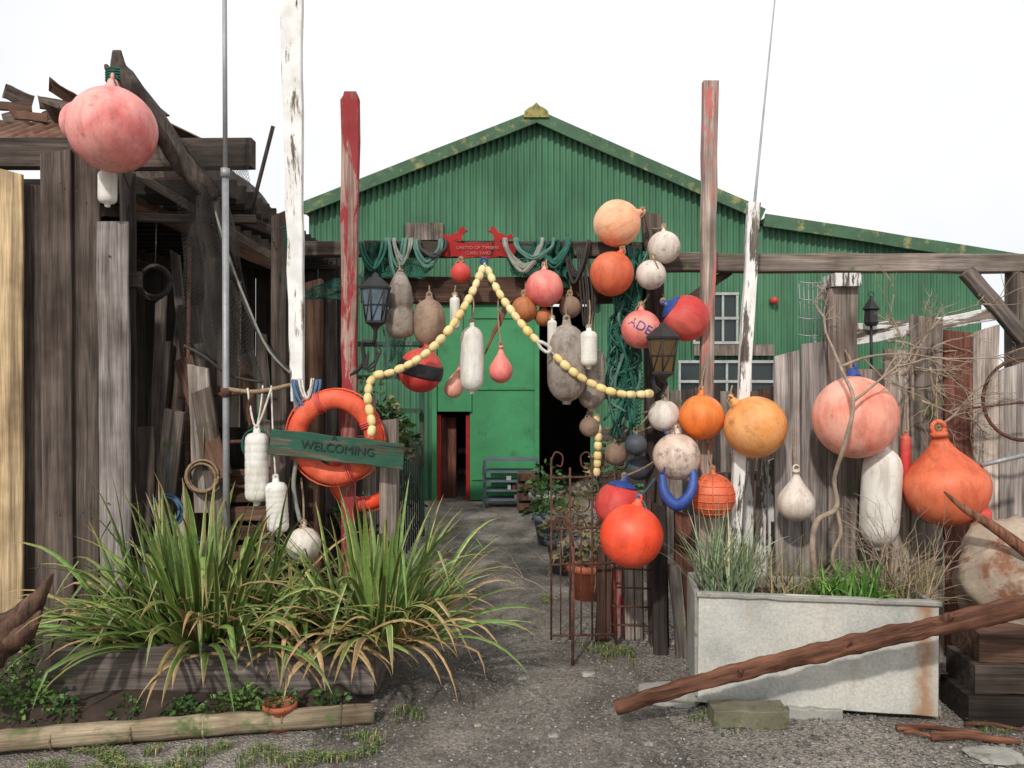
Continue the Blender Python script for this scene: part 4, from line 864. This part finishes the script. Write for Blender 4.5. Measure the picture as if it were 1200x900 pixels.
def twig(p,d,L,r,depth,vs,fs,spread=.6):
    pts=[Vector(p)]; dd=Vector(d).normalized()
    for i in range(4): dd=(dd+Vector((U(-.35,.35),U(-.25,.25),U(-.3,.3)))).normalized(); pts.append(pts[-1]+dd*L/4)
    tubegeo(pts,[r,r*.85,r*.7,r*.55,r*.35],5,3,0,vs,fs)
    if depth:
        for k in range(3):
            q=pts[random.randint(1,4)]; twig(q,dd+Vector((U(-1,1)*spread*1.5,U(-.6,.3)*spread,U(-1,1)*spread)),L*U(.45,.8),r*.6,depth-1,vs,fs,spread)
g=grp('twisted_vine',W(985,560,4.3))
tube('stem',[Vector((W(958,0,4.2).x,4.2,.5)),W(952,640,4.2),W(958,610,4.2),W(980,595,4.2),W(978,560,4.18),W(990,520,4.12),W(1000,470,4.12),W(985,430,4.3),W(968,390,4.6)],[.016,.015,.014,.013,.012,.011,.010,.008,.006],M['branch'],g,8,6,.15)
tube('stem_b',[W(980,595,4.2),W(985,625,4.2),W(975,655,4.2),W(990,690,4.15)],[.010,.009,.009,.007],M['branch'],g,7,5,.15)
vs=[];fs=[]
for (u,v,D,d,L) in ((1000,470,4.14,(1,0,.5),.4),(985,430,4.3,(1,0,.6),.5),(968,392,4.6,(-.4,0,1),.2),(1060,440,4.5,(.6,-.2,.7),.4),(1080,470,4.5,(1,0,-.2),.35),(1090,430,4.55,(.3,-.1,-1),.35),(1040,400,4.6,(1,0,.1),.4),(1095,500,4.5,(.8,-.2,.6),.3),(1070,470,4.5,(.2,-.1,1),.35),(1050,420,4.55,(.8,-.1,-.6),.3)):
    twig(W(u,v,D),d,L,.009,3,vs,fs)
mk('twigs',vs,fs,M['branch'],g,True)
vs=[];fs=[]
for i in range(12): twig((W(U(1030,1110),0,4).x,4.1,.5),(U(-.5,.5),-.1,1),U(.2,.35),.0045,2,vs,fs)
mk('dry_stalks',vs,fs,M['branch'],None,True)
vs=[];fs=[]
for i in range(10): twig((W(U(640,700),0,5.6).x,U(5.2,6.5),.2),(U(-.5,.5),-.1,1),U(.25,.45),.004,2,vs,fs)
mk('dead_stalks',vs,fs,M['branch'],None,True)

# ---------------------------------------------------------------- light, sky, camera
w=bpy.data.worlds.new('World'); scn.world=w; w.use_nodes=True; nt=w.node_tree; nt.nodes.clear()
o=nt.nodes.new('ShaderNodeOutputWorld'); bg=nt.nodes.new('ShaderNodeBackground'); sky=nt.nodes.new('ShaderNodeTexSky'); sky.sky_type='NISHITA'; sky.sun_disc=False
elev=math.radians(37); az=math.radians(198); sky.sun_elevation=elev; sky.sun_rotation=az
tc=nt.nodes.new('ShaderNodeTexCoord'); k=ramp(nt,noi(nt,tc.outputs['Generated'],2.2,6,.55,.3),[(.3,BW(.90)),(.6,BW(1))])
cc=ramp(nt,noi(nt,tc.outputs['Generated'],1.6,7,.6,.4),[(.35,(.86,.88,.91,1)),(.6,(.98,.98,.99,1))])
cm=mix(nt,1.0,cc,(10.9,10.9,10.9,1),'MULTIPLY')
nt.links.new(mix(nt,k,sky.outputs[0],cm),bg.inputs[0]); bg.inputs[1].default_value=.1; nt.links.new(bg.outputs[0],o.inputs[0])
sl=bpy.data.lights.new('sun','SUN'); sl.energy=2.5; sl.angle=math.radians(2.5); sl.color=(1,.95,.88); so=bpy.data.objects.new('sun',sl); col.objects.link(so)
sd=Vector((math.sin(az)*math.cos(elev),math.cos(az)*math.cos(elev),math.sin(elev))); so.rotation_euler=sd.to_track_quat('Z','Y').to_euler(); so.location=(0,0,20)
cam=bpy.data.cameras.new('camera'); cam.lens=28.2; cam.sensor_width=36; cam.clip_end=1500; cam.clip_start=.05
co=bpy.data.objects.new('camera',cam); co.location=(0,0,CAMH); co.rotation_euler=(math.pi/2,0,0); col.objects.link(co); scn.camera=co
scn.view_settings.view_transform='Standard'; scn.view_settings.look='None'; scn.view_settings.exposure=0
